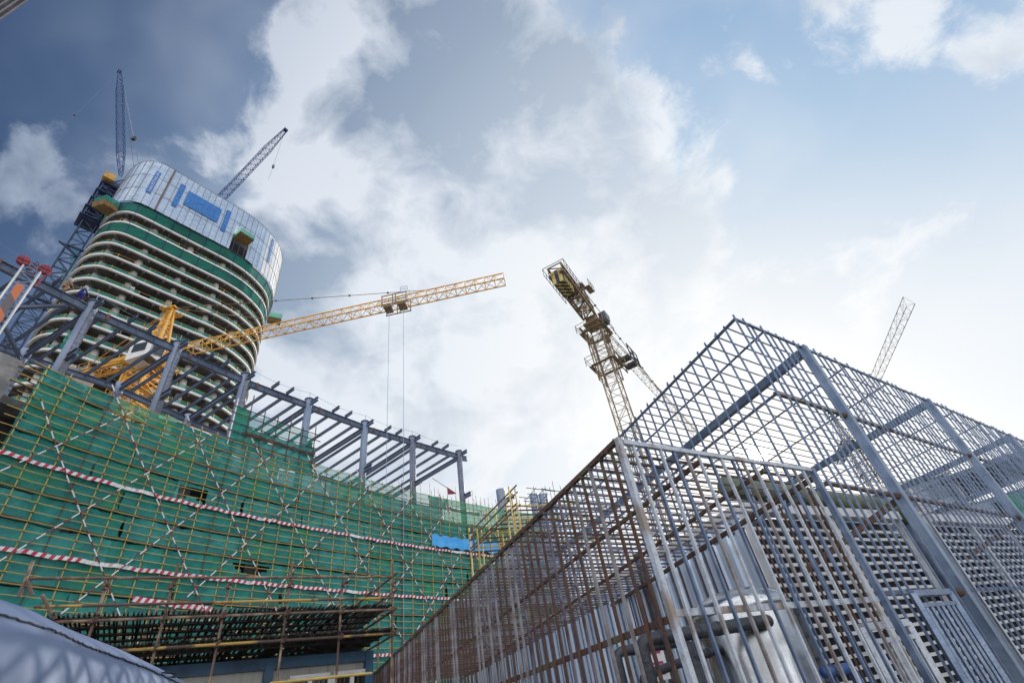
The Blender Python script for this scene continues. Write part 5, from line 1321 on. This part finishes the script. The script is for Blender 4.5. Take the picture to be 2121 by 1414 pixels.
# far columns
for i, (px, py, w_, lb) in enumerate(((1036, 1014, .62, 'tallest and leftmost of three far grey columns right of the netting'), (1105, 1024, .6, 'middle one of three far grey columns, with a bracket on its side'), (1124, 1024, .6, 'rightmost of three far grey columns above the rusty cage'))):
    p = atd(px, py, 66); c = MB().tube([(p.x, p.y, 0), (p.x, p.y, p.z)], w_, 16).build('far_column', M_col); tag(c, lb, 'column', 'far grey columns')
    if i < 2: MB().ibeam(Vector((p.x, p.y, p.z - 2.0)), Vector((p.x + 1.8, p.y - .6, p.z - 1.4)), .3, .6).build('bracket', M_steel, c)
lt = thing('tube_lattice', 'thin grey scaffold tubes in outline above the far columns', 'scaffold', (5, 60, 0))
m = MB()
for (a, b) in (((1090, 1010), (1150, 1017)), ((1075, 1029), (1105, 1032)), ((1085, 1037), (1170, 1045)), ((1090, 1034), (1110, 1010)), ((1095, 1045), (1130, 1010)), ((1110, 1050), (1135, 1022)), ((1092, 1022), (1120, 1026)), ((1120, 1012), (1180, 1020)), ((1080, 1048), (1125, 1052))): m.tube([atd(*a, 60), atd(*b, 60)], .05, 5)
m.build('tubes', M_cable, lt)
m = MB()
for px, py in ((1105, 1007), (1129, 1006), (1138, 1008), (1144, 997), (1087, 1030), (1160, 1005), (1124, 1010)): p = atd(px, py, 60); m.tube([(p.x, p.y, 8), p], .05, 5)
m.build('uprights', M_cable, lt)

# ================================================================== buildings seen through the right cage
def frame_building(name, label, c, size, yaw, nfl, fh, mt, mt2, nx, ny):
    t = thing(name, label, 'building', (c[0], c[1], 0)); ax_ = Vector((cos(yaw), sin(yaw), 0)); ay_ = Vector((-sin(yaw), cos(yaw), 0)); C = Vector((c[0], c[1], 0))
    for k in range(1, nfl + 1): MB().box(C + Vector((0, 0, k * fh)), (size[0], size[1], .45), ax=ax_, ay=ay_).build('floor_slab', mt, t)
    for i in range(nx):
        for j in (0, 1):
            p = C + ax_ * (-size[0] / 2 + .4 + i * (size[0] - .8) / (nx - 1)) + ay_ * ((j - .5) * (size[1] - .8)); MB().bar(p, p + Vector((0, 0, nfl * fh)), .45).build('column', mt2, t)
    return t, ax_, ay_, C
t, ax_, ay_, C = frame_building('frame_building', 'dark open framed building glimpsed through the bars at the far right', (50, 46), (22, 10), radians(-42), 5, 2.85, M_bfar2, M_bfar2, 9, 2)
for i in range(5):
    for k in range(0, 5):
        if (i * 3 + k) % 3 == 0:
            p = C + ax_ * (-11 + 5.2 * i) - ay_ * 5.5; MB().box(p + Vector((0, 0, k * 2.85 + 1.6)), (4.4, .2, 2.4), ax=ax_, ay=ay_).build('infill_panel', M_bfar if (i + k) % 2 else M_net_light, t)
t, ax_, ay_, C = frame_building('apartment_block', 'pale apartment block glimpsed through the bars right of the sun', (34, 58), (18, 10), radians(-28), 5, 3.0, M_bpale, M_bpale, 6, 2)
for k in range(5):
    MB().box(C + Vector((0, 0, k * 3.0 + 1.5)), (17.2, 9.2, 2.5), ax=ax_, ay=ay_).build('wall', M_bpale if k % 2 else M_bfar, t)
    for i in range(6):
        MB().box(C + ax_ * (-7.2 + 2.9 * i) - ay_ * 4.65 + Vector((0, 0, k * 3.0 + 1.6)), (1.5, .12, 1.4), ax=ax_, ay=ay_).build('window', M_glass, t)
# high rise just entering the upper left corner
hr = thing('high_rise', 'dark stone high rise with vertical fins whose edge enters the top left corner', 'tower', (-120, 25, 0))
q0 = atd(30, 18, 88)
dv = Vector((q0.x, q0.y, 0)).normalized(); sd_ = Vector((dv.y, -dv.x, 0))      # sd_ points to the right of the view
o0 = Vector((q0.x, q0.y, 0)); o1 = o0 - sd_ * 18 - dv * 6; o2 = o1 + dv * 26; o3 = o0 + dv * 16 - sd_ * 2
ROOTLOC[hr.name] = Vector((o0.x, o0.y, 0)); hr.location = (o0.x, o0.y, 0)
MB().prism([(q.x, q.y) for q in (o0, o3, o2, o1)], 0, 190).build('wall', M_tower_top, hr)
m = MB()
for k in range(26):
    p = o0.lerp(o1, k / 25) - dv * .15; m.bar(p, p + Vector((0, 0, 190)), .28, .3)
m.build('fins', M_tower_top, hr)
